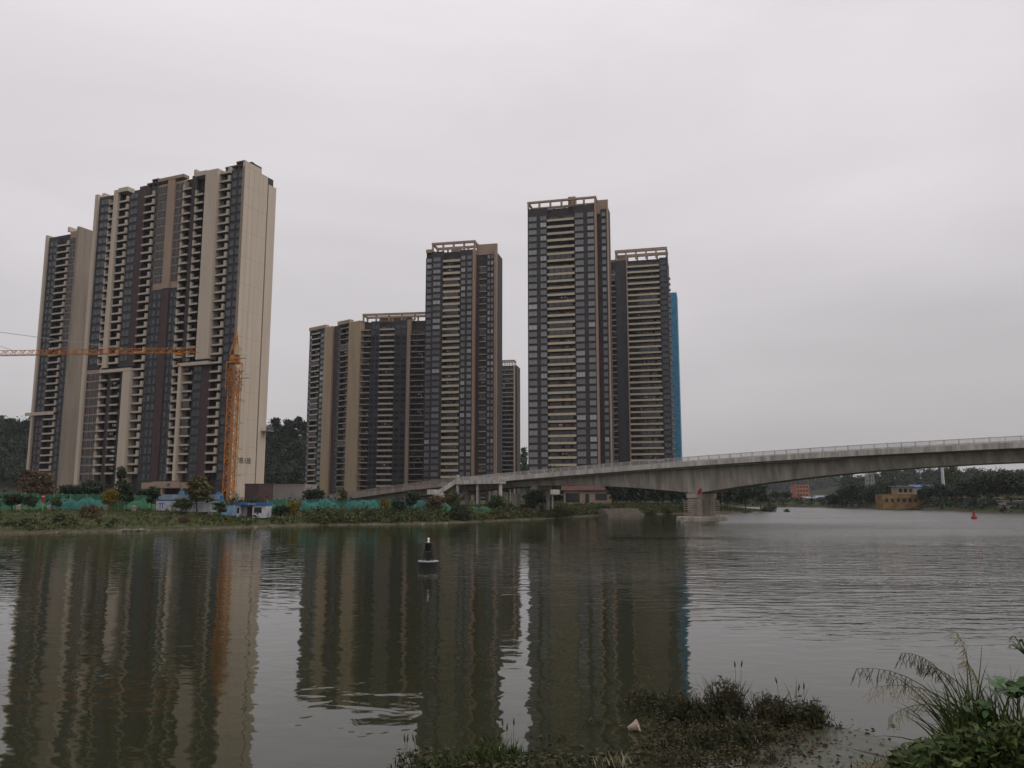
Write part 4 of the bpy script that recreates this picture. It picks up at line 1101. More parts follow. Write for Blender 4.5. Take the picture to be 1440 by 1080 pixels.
# the big dark spiky bush and other shrubs on the slope
tree("shrub", "big dark spiky bush on the bank below the staircase", 646, 168.5, 4.2, 0.72, "bush", M_LEAFD, 4, cat="shrub", leaf=0.075, n=1800)
for (px, Y, h, wd, m, sd, lb) in [(128,133,2.6,1.0,M_LEAFB,2,"brown bush sprawling over the bank near the left golden tree"), (87,126,1.5,1.0,M_LEAFD,4,"small dark conical bush low on the left bank"),
    (30,122,1.5,2.0,M_LEAF,5,"wide low green bush at the far left waterline"), (165,129.5,1.0,1.3,M_LEAFD,1,"low dark bush above the stones at the waterline"),
    (262,138,1.7,1.0,M_LEAFB,3,"brown bush in the grass below the white hoarding"), (322,143,1.0,0.9,M_LEAFY,1,"low yellowish bush in front of the site office"),
    (445,153,2.0,1.3,M_LEAFO,3,"olive bush at the left end of the tall bank growth"), (480,156,2.6,1.1,M_LEAFO,4,"olive bush in the tall growth, under the olive tree"),
    (520,158,2.4,1.2,M_LEAF,4,"green bush in the tall growth below the middle golden tree"), (590,161,1.9,1.3,M_LEAF,1,"green bush left of the big dark spiky bush"),
    (700,182,2.4,1.3,M_LEAFO,1,"olive bush right of the big dark spiky bush"), (742,195,2.3,1.3,M_LEAFB,4,"rusty bush below the bridge columns"), (790,209,2.2,1.5,M_LEAFO,2,"low olive bush by the stair flight under the bridge")]:
    tree("shrub", lb, px, Y, h, wd, "bush", m, sd, "shrubs on the river bank", "shrub")
# far bank trees
G3 = "trees along the far bank"
far = [(1172,418,8,1.1,M_LEAFD,"leftmost bushy tree of the far bank, above the sheds"),(1190,412,11,1.0,M_LEAFD,"dark tree right of the pale sheds"),(1207,405,13,0.95,M_LEAFD,"tall dark tree in front of the lattice pylon"),
       (1226,388,12,1.0,M_LEAFD,"dark tree just left of the mustard building"),(1246,395,12,0.9,M_LEAFD,"dark tree behind the mustard building, left end"),(1305,345,9,1.0,M_LEAFD,"dark tree touching the right side of the mustard building"),
       (1322,342,9.5,1.0,M_LEAFD,"dark tree at the foot of the white mast"),(1343,335,8,1.1,M_LEAFD,"low dark tree under the reddish hut"),(1365,320,10.5,1.05,M_LEAFD,"round tree left of the big dark tree at the right edge"),
       (1390,305,12.0,1.05,M_LEAFD,"big round dark tree above the red buoy"),(1418,295,12.5,1.0,M_LEAFD,"tall dark tree right of the red buoy"),(1444,285,12,1.0,M_LEAFD,"dark tree cut by the right picture edge"),
       (1338,430,19,0.6,M_LEAF,"tall loose tree beside the top of the white mast"),(1280,430,10,1.2,M_LEAF,"tree behind the warehouse with the blue roof"),(1105,480,6,1.3,M_LEAFD,"low dark tree just right of the wooded point across the water"),(1090,470,6,1.3,M_LEAFD,"dark tree at the left end of the far bank")]
for i, (px, Y, h, wd, m, lb) in enumerate(far):
    tree("bank_tree", lb, px, Y, h, wd, "round", m, i % 4+1, G3, leaf=0.05, n=3000)
# skyline trees on the hill behind the towers
G4 = "trees on the hill skyline"
for i, (px, Y, h, lb) in enumerate([(6,520,17,"leftmost skyline tree on the wooded hill"),(20,520,15,"second skyline tree from the left edge"),(28,515,18,"pointed skyline tree near the leftmost tower"),(38,518,15,"skyline tree touching the leftmost tower"),
    (383,540,19,"slim skyline tree close to the cream end wall"),(400,545,17,"broad skyline tree in the middle of the wooded gap"),(407,545,16,"skyline tree in the wooded gap right of the broad one"),(415,543,20,"highest skyline tree in the wooded gap"),(428,546,16,"skyline tree beside the oblique tower"),(737,650,15,"skyline tree in the slit left of the tallest tower")]):
    tree("hill_tree", lb, px, Y, h, 1.0, "tall", M_LEAFD, i % 4+1, G4, leaf=0.05, n=1500)

# forest on the hills: one mass
def forest(name, label, boxes, size, per, leaf, material, hmin=5):
    pts = []; sz = []
    for (x0, x1, y0, y1, n) in boxes:
        X = rng.uniform(x0, x1, n*3); Y = rng.uniform(y0, y1, n*3)
        Hh = hills(X, Y); Z = height(X, Y)
        k = np.where((Hh > hmin) & (Z > 1.6) & ((X/Y > 0.405) | (X < 110) | (Y > 1000)))[0][:n]
        for i in k:
            s = size*rng.uniform(0.65, 1.35)
            nc = 9
            d = rng.normal(size=(nc,3)); d /= np.linalg.norm(d, axis=1, keepdims=True)
            c = np.array([X[i],Y[i],Z[i]+s*0.62])+d*np.array([0.36,0.36,0.36])*s*rng.uniform(0.5,1,(nc,1))
            q = (c[:,None,:]+rng.normal(size=(nc,per//nc,3))*0.11*s).reshape(-1,3)
            pts.append(q)
    P = np.concatenate(pts)
    o = obj(name, quads_mesh(name, leaf_quads(P, rng.uniform(0.6,1.4,len(P))*leaf), material))
    o["label"] = label; o["category"] = "forest"
    return stuff(o)
forest("forest", "dense dark forest on the hill behind the towers", [(-420,-60,455,560,900),(-60,60,540,640,150),(-620,-420,470,580,150)], 9.5, 200, 0.95, M_LEAFD)
forest("forest", "forest on the hill beyond the far bank", [(180,520,470,700,700),(520,680,520,640,120)], 8.5, 150, 1.0, M_LEAFD, 1.5)
forest("wood", "dark wood on the flat land behind the bridge pier", [(10,105,285,400,190)], 9.5, 200, 0.75, M_LEAFD, -1)
forest("forest", "hazy forest on the most distant hill", [(250,620,1200,1350,330)], 13, 90, 2.0, M_LEAFD)

# ------------------------------------------------------------------ bank vegetation that nobody could count
def bank_points(n, x0, x1, y0, y1, d0, d1, dens=None):
    X = rng.uniform(x0, x1, n); Y = rng.uniform(y0, y1, n)
    d = seg_dist(X, Y, SHORE_L); k = inside(X, Y, POLY_L) & (d > d0) & (d < d1)
    if dens is not None: k &= rng.uniform(size=n) < dens(X, Y, d)
    X, Y = X[k], Y[k]
    return np.stack([X, Y, height(X, Y)], 1)
P = bank_points(150000, -150, 100, 85, 305, 1.6, 30, lambda X, Y, d: np.clip(0.62+0.55*wob(X, Y, 0.16, 6), 0.08, 1))
P = np.repeat(P, 3, axis=0); P[:, :2] += rng.normal(size=(len(P),2))*0.2
hh = rng.uniform(0.15, 0.55, len(P))*(1+0.5*wob(P[:,0], P[:,1], 0.22, 9))
o = stuff(obj("grass", quads_mesh("grass", blade_quads(P-np.array([0,0,0.05]), hh, rng.uniform(0.08,0.2,len(P)), rng.uniform(0.1,0.8,len(P))), M_GRASS)))
o["label"] = "rough grass covering the far river bank"; o["category"] = "grass"
# tall undergrowth from the podium to the pier
def u_dens(X, Y, d):
    px = 720+FPX*X/Y
    return np.clip((px-420)/25, 0.10, 1)*np.where(px > 850, 0.35, 1)*np.clip(0.75+0.5*wob(X, Y, 0.3, 11), 0.1, 1)
P = bank_points(26000, -110, 60, 100, 262, 0.9, 17, u_dens)
cl = []
for q in P:
    s = 1.15*random.uniform(0.5, 1.5)
    cl.append(q+np.array([0,0,s*0.45])+rng.normal(size=(22,3))*np.array([0.45,0.45,0.34])*s)
P2 = np.concatenate(cl)
o = stuff(obj("undergrowth", quads_mesh("undergrowth", leaf_quads(P2, rng.uniform(0.16,0.42,len(P2)), flat=-0.3), M_LEAFU)))
o["label"] = "tall tangled undergrowth along the water, right half of the far bank"; o["category"] = "undergrowth"
# low hedge strip behind the promenade at the foot of the towers
P = bank_points(60000, -170, -30, 110, 200, 38, 52, lambda X, Y, d: np.clip(0.22+0.3*wob(X, Y, 0.25, 5), 0, 1)*0.14)
cl = [q+np.array([0,0,1.0])+rng.normal(size=(26,3))*np.array([0.8,0.8,0.6]) for q in P]
P2 = np.concatenate(cl)
o = stuff(obj("shrubbery", quads_mesh("shrubbery", leaf_quads(P2, rng.uniform(0.2,0.5,len(P2))), M_LEAFD)))
o["label"] = "dark shrubbery at the foot of the left towers behind the nets"; o["category"] = "shrubbery"
# far bank waterside growth
X = rng.uniform(90, 330, 40000); Y = rng.uniform(120, 620, 40000)
d = seg_dist(X, Y, SHORE_R); k = inside(X, Y, POLY_R) & (d > 0.6) & (d < 26) & (rng.uniform(size=40000) < 0.30)
P = np.stack([X[k], Y[k], height(X[k], Y[k])], 1)
cl = [q+np.array([0,0,1.0])+rng.normal(size=(16,3))*np.array([0.9,0.9,0.8]) for q in P]
P2 = np.concatenate(cl)
o = stuff(obj("undergrowth", quads_mesh("undergrowth", leaf_quads(P2, rng.uniform(0.4,0.9,len(P2))), M_LEAFD)))
o["label"] = "dark waterside growth along the distant bank at right"; o["category"] = "undergrowth"

# ------------------------------------------------------------------ green nets over soil heaps, net screens
def mound(label, px, Y, w, d, h, m, seed):
    r_, _ = ray(px, 705); x = r_*Y; z = gz(x, Y)
    b = MB(); nx_, ny_ = 22, 14; r = random.Random(seed); ph = [r.uniform(0, 6) for _ in range(6)]
    for j in range(ny_+1):
        for i in range(nx_+1):
            a, c = i/nx_*2-1, j/ny_*2-1
            e = max(0, 1-a*a*abs(a)-c*c)**0.55
            zz = h*e*(0.75+0.22*math.sin(3.1*a+ph[0])*math.cos(2.7*c+ph[1])+0.09*math.sin(9*a+ph[2]+3*c)+r.uniform(-0.07,0.07))
            b.v.append((a*w/2+0.12*math.sin(7*c+ph[3]), c*d/2, zz-0.12))
    for j in range(ny_):
        for i in range(nx_):
            k = j*(nx_+1)+i; b.f.append((k, k+1, k+nx_+2, k+nx_+1)); b.m.append(0)
    o = b.build("netted_soil_heap", m, None, smooth=True, loc=(x, Y, z))
    return tag(o, label, "soil heap", "soil heaps under green dust net")
GM = [(10,150,11,5,2.6,M_NET,"green netted heap at the far left picture edge"),(45,151,6,4,2.1,M_NET,"low green netted heap behind the red sign"),(84,152,5.5,4,2.5,M_NETT,"bluish green netted heap right of the red sign"),
      (102,152,7,4,2.7,M_NETT,"large teal netted heap left of the brown bush"),(128,154,6,4,2.2,M_NETT,"teal netted heap behind the brown bush"),(197,156,6,4,2.3,M_NET,"green netted heap left of the white hoarding"),
      (383,160,6,4,2.2,M_NET,"green netted heap right of the site office"),(432,166,7,4,2.1,M_NETT,"teal netted heap at the foot of the oblique tower"),(456,168,7,4,2.5,M_NETT,"teal netted heap left of the olive tree by the ramp"),
      (508,172,8,4,2.6,M_NETT,"rounded teal netted heap left of the middle golden tree"),(558,176,6,4,2.2,M_NET,"pale green netted heap behind the dark round tree"),(583,178,7,4,2.7,M_NETT,"teal netted heap below the ramp parapet"),
      (616,181,7,4,2.4,M_NET,"green netted heap below the rusty brown tree"),(672,188,8,4,2.4,M_NET,"green netted heap right of the big dark bush")]
for i, (px, Y, w_, d_, h_, m, lb) in enumerate(GM): mound(lb, px, Y, w_, d_, h_, m, i)
def screen(label, pxs, Y, h, m, group):
    a = ray(pxs[0],705)[0]; c = ray(pxs[1],705)[0]
    Y0, Y1 = (Y if isinstance(Y, tuple) else (Y, Y))
    p0 = Vector((a*Y0, Y0, 0)); p1 = Vector((c*Y1, Y1, 0)); L = (p1-p0).length; n = max(2, int(L/3))
    T = thing("net_fence", label, "fence", (p0.x, p0.y, 0), math.atan2(p1.y-p0.y, p1.x-p0.x), group)
    for i in range(n):
        q0 = p0.lerp(p1, i/n); zz = gz(q0.x, q0.y)
        b = MB(); b.box(L*i/n+0.04, L*(i+1)/n-0.04, -0.03, 0.03, zz+0.1, zz+h+random.uniform(-0.06,0.06)); b.build("net_panel", m, T)
        b = MB(); b.tube((L*i/n,0,zz-0.3),(L*i/n,0,zz+h+0.15),0.05); b.build("post", M_STEEL, T)
screen("long green net fence behind the heaps at left", (-40, 212), (158,161), 2.75, M_NET, "green net fences")
screen("short green net fence between site office and golden tree", (376, 430), (164,168), 2.0, M_NET, "green net fences")
screen("teal net fence below the ramp, right of the oblique tower foot", (430, 600), (174,186), 1.9, M_NETT, "green net fences")

# white hoarding with blue stripe and marks
a = gp(219, 718, 2.62); Y = 149.5
x0 = ray(219,718)[0]*Y; x1 = ray(308,718)[0]*Y
HB = thing("site_hoarding", "white construction hoarding with blue stripe in front of the entrance", "hoarding", (x0, Y, gz(x0+5, Y)-0.05))
n = 6; wd = (x1-x0)/n
for i in range(n):
    b = MB(); b.box(i*wd+0.02, (i+1)*wd-0.02, 0, 0.06, 0.1, 2.1); pn = b.build("panel", M_WHITE, HB)
    b = MB(); b.box(i*wd+0.02, (i+1)*wd-0.02, -0.02, 0.058, 2.103, 2.35); b.build("stripe", M_BLUE, pn)
    b = MB(); b.box(i*wd+0.02, (i+1)*wd-0.02, 0, 0.06, 2.353, 3.3); b.build("panel", M_LBLUE, HB)
    b = MB(); b.box(i*wd-0.05, i*wd+0.05, 0.063, 0.2, -0.3, 3.3); b.build("post", M_STEEL, HB)
    if i in (0, 2, 3, 5):                                             # the blue double-T mark printed on some panels
        b = MB(); c = (i+0.5)*wd
        b.box(c-0.5, c+0.5, -0.015, -0.003, 1.55, 1.7)
        for s in (-0.28, 0.16): b.box(c+s, c+s+0.13, -0.015, -0.003, 0.75, 1.548)
        b.build("printed_mark", M_BLUE, pn)
for (px, Y, lb) in ((256,160,"blue tarpaulin bundle before the entrance portico"),(308,158,"blue tarpaulin bundle left of the crane foot")):
    x = ray(px,700)[0]*Y
    b = MB(); r = random.Random(px)
    b.lathe([(0.7,0),(1.0,0.7),(1.25,1.7),(0.85,2.6),(0.95,3.1),(0.35,3.6)], 9)
    b.v = [(q[0]*(1+0.3*r.uniform(-1,1)), q[1]*(1+0.3*r.uniform(-1,1)), q[2]+0.25*r.uniform(-1,1)*(q[2] > 0.1)) for q in b.v]
    tag(b.build("tarpaulin", M_TARP, None, loc=(x, Y, gz(x, Y)-0.05)), lb, "tarpaulin")
# site office
Y = 151.0; xc = ray(354,710)[0]*Y
SO = thing("site_office", "white site cabin with blue roof edge right of the crane foot", "cabin", (xc, Y, gz(xc, Y)-0.02))
b = MB(); b.box(-2.8,-2.1,0,3,0,2.35); b.box(0.2,2.8,0,3,0,2.35); b.box(-2.098,0.198,1.6,3,0,2.35); b.build("wall", M_WHITE, SO)
b = MB(); b.box(-3.0,3.0,-0.3,3.3,2.353,2.75); rf = b.build("roof_edge", M_BLUE, SO)
b = MB(); r = random.Random(3)
for i in range(5):                                                    # small white characters, too far away to read
    x = -0.95+i*0.36
    b.box(x, x+0.05, -0.33, -0.303, 2.43, 2.67)
    if i not in (0, 2): b.box(x+0.17, x+0.22, -0.33, -0.303, 2.43, 2.67); b.box(x+0.053, x+0.167, -0.33, -0.303, 2.62, 2.66); b.box(x+0.053, x+0.167, -0.33, -0.303, 2.44, 2.48)
b.build("lettering", M_WHITE, rf)
b = MB(); b.box(0.5,1.9,-0.06,-0.003,0.95,1.95); b.build("window", M_GLASSD, SO)
b = MB(); b.box(-1.3,-0.4,1.5,1.597,0.02,2.0); b.build("door", M_REDROOF, SO)
b = MB(); b.box(-2.65,-2.25,-0.06,-0.003,0.9,1.9); b.build("window", M_GLASSD, SO)
Y = 150.3; x0 = ray(312,710)[0]*Y; x1 = ray(332,710)[0]*Y
BF = thing("blue_panel_fence", "pale blue panel fence between hoarding and site cabin", "fence", (x0, Y, gz(x0, Y)-0.03))
for i in range(3):
    w3 = (x1-x0)/3; b = MB(); b.box(i*w3+0.02, (i+1)*w3-0.02, 0, 0.05, 0.1, 1.9); b.build("panel", mat("sky_blue_sheet",(0.20,0.33,0.50),0.6,noise=1.5), BF)
    b = MB(); b.box(i*w3-0.03, i*w3+0.03, 0.053, 0.13, -0.2, 1.95); b.build("post", M_STEEL, BF)

# bollards on the promenade
bl = MB(); bl.box(-0.3,0.3,-0.3,0.3,-0.2,0.75); bm_shaft = bl.mesh("shaft", [M_PINK])
bl = MB(); bl.box(-0.38,0.38,-0.38,0.38,0.753,0.95); bl.lathe([(0.25,0.953),(0.2,1.05),(0.05,1.1)],8); bm_cap = bl.mesh("cap", [M_CONCW])
for px, lb in ((27,"stone bollard at the far left below the dark trees"),(70,"stone bollard just right of the red sign"),(150,"stone bollard under the left golden tree"),(188,"stone bollard right of the left golden tree"),(296,"stone bollard right of the tallest promenade tree"),(395,"stone bollard below the golden tree by the grey podium"),(524,"stone bollard in the grass left of the middle golden tree")):
    Y = 137+px*0.045; x = ray(px,715)[0]*Y
    T = thing("bollard", lb, "bollard", (x, Y, gz(x, Y)), group="stone bollards on the promenade")
    obj("shaft", bm_shaft, T); obj("cap", bm_cap, T)
Y = 139.5; x = ray(61,705)[0]*Y
T = thing("warning_sign", "red warning board on a post in front of the left green nets", "sign", (x, Y, gz(x, Y)))
b = MB(); b.tube((0,0,-0.3),(0,0,2.9),0.05); b.build("post", M_STEEL, T)
b = MB(); b.box(-0.28,0.28,-0.1,-0.055,1.6,2.9); bo = b.build("board", M_RED, T)
b = MB(); b.box(-0.2,0.2,-0.115,-0.103,2.45,2.6); b.build("printed_line", M_WHITE, bo)

# stone landing on the far bank left of the pier, stones along the water
p = gp(880, 726, 0)
SL = thing("stone_landing", "pale stepped stone landing at the water left of the river pier", "landing", (p.x, p.y-0.5, 0), math.atan2(8, 22))
for k, (y, z0, z1) in enumerate(((0,-1,0.7),(1.3,-1,1.4),(2.6,-1,2.0))):
    for i in range(5):
        b = MB(); b.box(-5.5+2.2*i+0.02, -3.3+2.2*i-0.02, y, y+1.28 if k < 2 else y+3, z0, z1+0.03*random.random()); b.build("stone_block", M_STONE, SL)
r0 = random.Random(5)
def stone_mesh(seed):
    r = random.Random(seed); b = MB(); b.lathe([(0.32,0),(0.5,0.16),(0.46,0.36),(0.25,0.5)],8)
    b.v = [(q[0]*(1+0.25*r.uniform(-1,1)), q[1]*(1+0.25*r.uniform(-1,1)), q[2]*(1+0.2*r.uniform(-1,1))) for q in b.v]
    return b.mesh("shore_stone", [M_STONE])
SM = [stone_mesh(k) for k in range(4)]
spx = [(168,0.9,"flat stone at the left end of the waterline stones"),(178,1.3,"large stone in the group at the left waterline"),(190,1.1,"middle stone of the right waterline group"),(198,1.4,"pale slab stone of the left waterline group"),(206,0.8,"small stone right of the waterline group"),
       (80,0.7,"stone on the mud strip at far left"),(104,0.6,"small pale stone on the left mud strip"),(285,0.8,"low stone at the waterline below the tall promenade tree"),(358,1.0,"pale stone at the waterline below the site cabin"),(381,0.9,"stone at the waterline right of the site cabin"),
       (436,0.6,"stone below the olive bush at the waterline"),(595,0.8,"stone at the waterline above the black buoy"),(626,0.9,"dark edged stone at the waterline right of the black buoy"),(960,2.2,"rock beside the pile cap of the river pier")]
for i, (px, s, lb) in enumerate(spx):
    ppx = [q for q in range(0, 1)]
    shore = np.interp(px, [0,260,400,520,600,700,960], [751,745,740,738,737,733,734])
    g = gp(px, shore+0.4, 0)
    o = obj("shore_stone", SM[i % 4], None, (g.x, g.y, -0.12*s), r0.uniform(0,6)); o.scale = (s*1.3, s, s*0.8)
    tag(o, lb, "stone", "stones at the waterline")

# flags on the pile cap
for (x, y, z0, zt, m, lb) in ((41.3,176.6,0.9,7.2,M_RED,"red flag on a white pole in front of the river pier"),(47.7,183.9,0.9,7.4,M_RED,"red flag on a pole at the right end of the pile cap"),(76.5,283,None,6.4,M_YELLOW,"yellow flag on a pole before the trees right of the river pier")):
    z0 = gz(x, y)-0.2 if z0 is None else z0
    T = thing("flag", lb, "flag", (x, y, 0))
    b = MB(); b.tube((0,0,z0),(0,0,zt),0.05,n=6); b.build("pole", M_FEND, T)
    b = MB(); N = 7; r = random.Random(int(x))
    for i in range(N):
        xa, xb = i/N*0.8, (i+1)/N*0.8; ya, yb = 0.12*math.sin(i*1.1), 0.12*math.sin((i+1)*1.1); dz = 0.5*(i/N)**1.3; dz2 = 0.5*((i+1)/N)**1.3
        b.quad((-xa,ya,zt-1.2-dz),(-xb,yb,zt-1.2-dz2),(-xb,yb,zt-0.1-dz2),(-xa,ya,zt-0.1-dz))
    b.build("cloth", m, T)

# pylon and mast far right
p = at(1224, 690, 610)
PY = thing("pylon", "distant grey lattice power pylon on the far hill", "pylon", (p.x, p.y, gz(p.x, p.y)-0.5))
zt = CAM_H+ray(1224,656)[1]*610-gz(p.x, p.y)
b = MB()
for (sx, sy) in ((-1,-1),(1,-1),(1,1),(-1,1)): b.tube((3.3*sx,3.3*sy,0),(1.6*sx,1.6*sy,zt),0.24,n=4)
for k in range(7):
    t0, t1 = k/7, (k+1)/7; a0 = 3.3-1.7*t0; a1 = 3.3-1.7*t1
    for (u, v) in (((-1,-1),(1,-1)),((1,-1),(1,1)),((1,1),(-1,1)),((-1,1),(-1,-1))):
        b.tube((u[0]*a0,u[1]*a0,zt*t0),(v[0]*a1,v[1]*a1,zt*t1),0.14,n=4,cap=False); b.tube((v[0]*a0,v[1]*a0,zt*t0),(u[0]*a1,u[1]*a1,zt*t1),0.14,n=4,cap=False)
b.build("lattice", M_STEEL, PY)
for z in (zt*0.98, zt*0.8):
    b = MB(); b.tube((-6,0,z),(6,0,z),0.2,n=4); b.tube((-6,0,z),(0,0,z+1.5),0.12,n=4); b.tube((6,0,z),(0,0,z+1.5),0.12,n=4); b.build("cross_arm", M_STEEL, PY)
p = at(1327, 690, 400); zt = CAM_H+ray(1327,653)[1]*400
CH = thing("white_mast", "tall slim white mast above the trees of the far bank", "mast", (p.x, p.y, gz(p.x, p.y)-0.3))
b = MB(); b.tube((0,0,0),(0,0,zt-CH.location.z),0.85,0.7,n=12); b.build("shaft", M_WHITE, CH)
b = MB(); b.lathe([(0.95,zt-CH.location.z+0.003),(1.0,zt-CH.location.z+0.5),(0.6,zt-CH.location.z+0.8)],12); b.build("cap", M_STEEL, CH)

# ------------------------------------------------------------------ buoys
def buoy(label, loc, m, s):
    T = thing("navigation_buoy", label, "buoy", loc, 0.3, None, (s,s,s))
    b = MB(); b.lathe([(0.60,-0.35),(0.70,-0.2),(0.72,0.42),(0.66,0.46)],20); h_ = b.build("hull", m, T)
    b = MB(); b.lathe([(0.75,0.461),(0.75,0.52),(0.70,0.54)],20); b.build("deck_rim", M_STEEL if m is M_BLACK else m, h_)
    for i in range(4):
        t = i*math.pi/2+0.5
        b = MB(); b.tube((0.52*math.cos(t),0.52*math.sin(t),0.5),(0.24*math.cos(t),0.24*math.sin(t),1.75),0.035,n=5); b.build("leg", m, T)
    b = MB()
    for z, q in ((1.0,0.41),(1.4,0.32)):
        for i in range(4):
            t0, t1 = i*math.pi/2+0.5, (i+1)*math.pi/2+0.5
            b.tube((q*math.cos(t0),q*math.sin(t0),z),(q*math.cos(t1),q*math.sin(t1),z),0.025,n=4)
    b.build("brace_ring", m, T)
    b = MB(); b.box(-0.2,0.2,-0.2,0.2,0.55,1.15); b.build("battery_box", m, T)
    b = MB(); b.box(-0.24,0.24,-0.03,0.03,1.2,1.7); b.box(-0.03,0.03,-0.24,0.24,1.2,1.7); b.build("radar_reflector", m, T)
    b = MB(); b.lathe([(0.42,1.752),(0.42,1.80),(0.1,1.82)],16); b.build("top_plate", m, T)
    b = MB(); b.lathe([(0.08,1.823),(0.085,1.9),(0.055,1.95),(0.085,2.03),(0.085,2.10),(0.03,2.15)],12); b.build("lamp", M_LAMPW if m is M_BLACK else m, T)
g = gp(602, 799, 0); buoy("black navigation buoy with a white lamp floating mid river", (g.x, g.y, 0), M_BLACK, 1.0)
g = gp(1370, 729.5, 0); buoy("red navigation buoy far right near the distant bank", (g.x, g.y, 0), mat("buoy_red", (0.38, 0.03, 0.04), 0.5), 0.95)

# ------------------------------------------------------------------ foreground: weeds in the shallows
def tuft_cluster(label, pts, m):
    """many small uneven sprigs that stand together"""
    g0 = gp(*pts[0][:2], 0); T = thing("water_weed", label, "weed", (g0.x, g0.y, 0), 0, "weed tufts in the shallows")
    Q = []
    for (px, py, h, n) in pts:
        g = gp(px, py, 0); base = np.zeros((n,3)); base[:,0] = g.x-g0.x; base[:,1] = g.y-g0.y; base[:,:2] += rng.normal(size=(n,2))*0.07; base[:,2] = -0.03
        hh = h*rng.uniform(0.4,1.0,n); Q.append(blade_quads(base, hh, 0.016*rng.uniform(0.6,1.5,n), rng.uniform(0.1,0.6,n)))
        k = n*4; i = rng.integers(0, n, k)
        c = base[i]+np.stack([rng.normal(size=k)*0.05, rng.normal(size=k)*0.05, hh[i]*rng.uniform(0.2,1.0,k)], 1)
        Q.append(leaf_quads(c, rng.uniform(0.015,0.04,k), aspect=3.0))
    stuff(obj("blades", quads_mesh("blades", np.concatenate(Q), m), T))
def tuft(label, px, py, h, n, spread, m, seedheads=0, name="water_weed", group="weed tufts in the shallows", w=0.022, leafy=0.0):
    g = gp(px, py, 0)
    T = thing(name, label, "weed", (g.x, g.y, 0), 0, group)
    base = np.zeros((n,3)); base[:, :2] = rng.normal(size=(n,2))*spread*np.array([1.0,0.55]); base[:,2] = -0.03
    hh = h*rng.uniform(0.3, 1.0, n)*np.exp(-(base[:,0]/(spread*2.2))**2)
    Q = [blade_quads(base, hh, w*rng.uniform(0.6,1.5,n), rng.uniform(0.1,0.65,n))]
    if leafy:
        k = int(n*leafy); i = rng.integers(0, n, k)
        c = base[i]+np.stack([rng.normal(size=k)*0.06, rng.normal(size=k)*0.06, hh[i]*rng.uniform(0.15,0.95,k)], 1)
        Q.append(leaf_quads(c, rng.uniform(0.018,0.048,k), aspect=3.2))
    stuff(obj("blades", quads_mesh("blades", np.concatenate(Q), m), T))
    for k in range(seedheads):
        x = random.uniform(-1,1)*spread*1.3; y = random.uniform(-0.4,0.4)*spread; z = h*random.uniform(0.95,1.3); lx = random.uniform(-0.12,0.12)
        b = MB(); b.tube((x,y,-0.03),(x+lx,y,z),0.006,0.004,n=4); st = b.build("stalk", m, T)
        b = MB(); b.tube((x+lx,y,z-0.02),(x+lx*1.2,y,z+0.05),0.012,0.022,n=5); b.tube((x+lx*1.2,y,z+0.05),(x+lx*1.4,y,z+0.13),0.022,0.004,n=5); b.build("seed_head", M_WEEDB, st)
    return T
tuft("dark leafy tuft, highest in the right weed patch", 1022, 1010, 1.05, 300, 0.26, M_WEED, 2, leafy=5)
tuft("leafy tuft left of the highest one, before the tower reflection edge", 968, 1015, 0.8, 200, 0.28, M_WEED, 1, leafy=5)
tuft("sparse tuft at the left end of the right weed patch", 925, 992, 0.5, 140, 0.45, M_WEED, 0, leafy=2.5)
tuft("small light tuft standing in the tower reflection", 905, 985, 0.45, 50, 0.25, M_WEED, 1, leafy=1.5)
tuft("leafy tuft right of the highest one", 1085, 1018, 0.8, 240, 0.26, M_WEED, 1, leafy=5)
tuft("tuft with seed heads at the right end of the weed patch", 1138, 1022, 0.72, 220, 0.24, M_WEED, 2, leafy=5)
tuft("tuft in the middle of the weed patch, lower row", 1050, 1040, 0.5, 240, 0.45, M_WEED, 0, leafy=2.5)
tuft("lower tuft under the left leafy tuft", 985, 1048, 0.45, 220, 0.45, M_WEED, 0, leafy=2.5)
tuft("dense grass tuft at the bottom centre in the sky reflection", 690, 1070, 0.62, 150, 0.28, M_GRASS, 2, leafy=0.6)
tuft("small grass tuft right of the dense bottom centre tuft", 722, 1066, 0.5, 60, 0.14, M_GRASS, 1, leafy=0.5)
tuft("thin tuft left of the dense bottom centre tuft", 625, 1078, 0.4, 60, 0.3, M_GRASS, 1, leafy=0.5)
tuft("dark sprigs at the bottom edge, leftmost of the weeds", 575, 1080, 0.42, 26, 0.16, M_WEED, 4, leafy=1.5)
tuft("pale thin tuft at the bottom edge below the foam cup", 870, 1078, 0.4, 50, 0.25, M_STRAW, 0)
tuft("short tuft breaking the surface in the tower reflection", 838, 1018, 0.22, 30, 0.16, M_WEED, 0, leafy=1.0)
tuft("tiny tuft near the bottom, left of the foam cup", 778, 1040, 0.2, 24, 0.2, M_WEED, 0, leafy=1.0)
tuft("tiny lone sprig high in the tower reflection", 838, 972, 0.22, 14, 0.1, M_WEED, 0)
r1 = random.Random(11)
tuft_cluster("loose row of sprigs along the upper edge of the right weed patch", [(r1.uniform(930,1155), r1.uniform(1000,1022), r1.uniform(0.35,0.95), r1.randint(10,26)) for _ in range(26)], M_WEED)
tuft_cluster("scattered low sprigs among the brown floating weed", [(r1.uniform(930,1130), r1.uniform(1022,1076), r1.uniform(0.15,0.4), r1.randint(8,20)) for _ in range(30)], M_WEED)
tuft_cluster("straggling sprigs at the left end of the weed patch in the tower reflection", [(r1.uniform(880,960), r1.uniform(984,1002), r1.uniform(0.2,0.5), r1.randint(6,14)) for _ in range(12)], M_WEED)
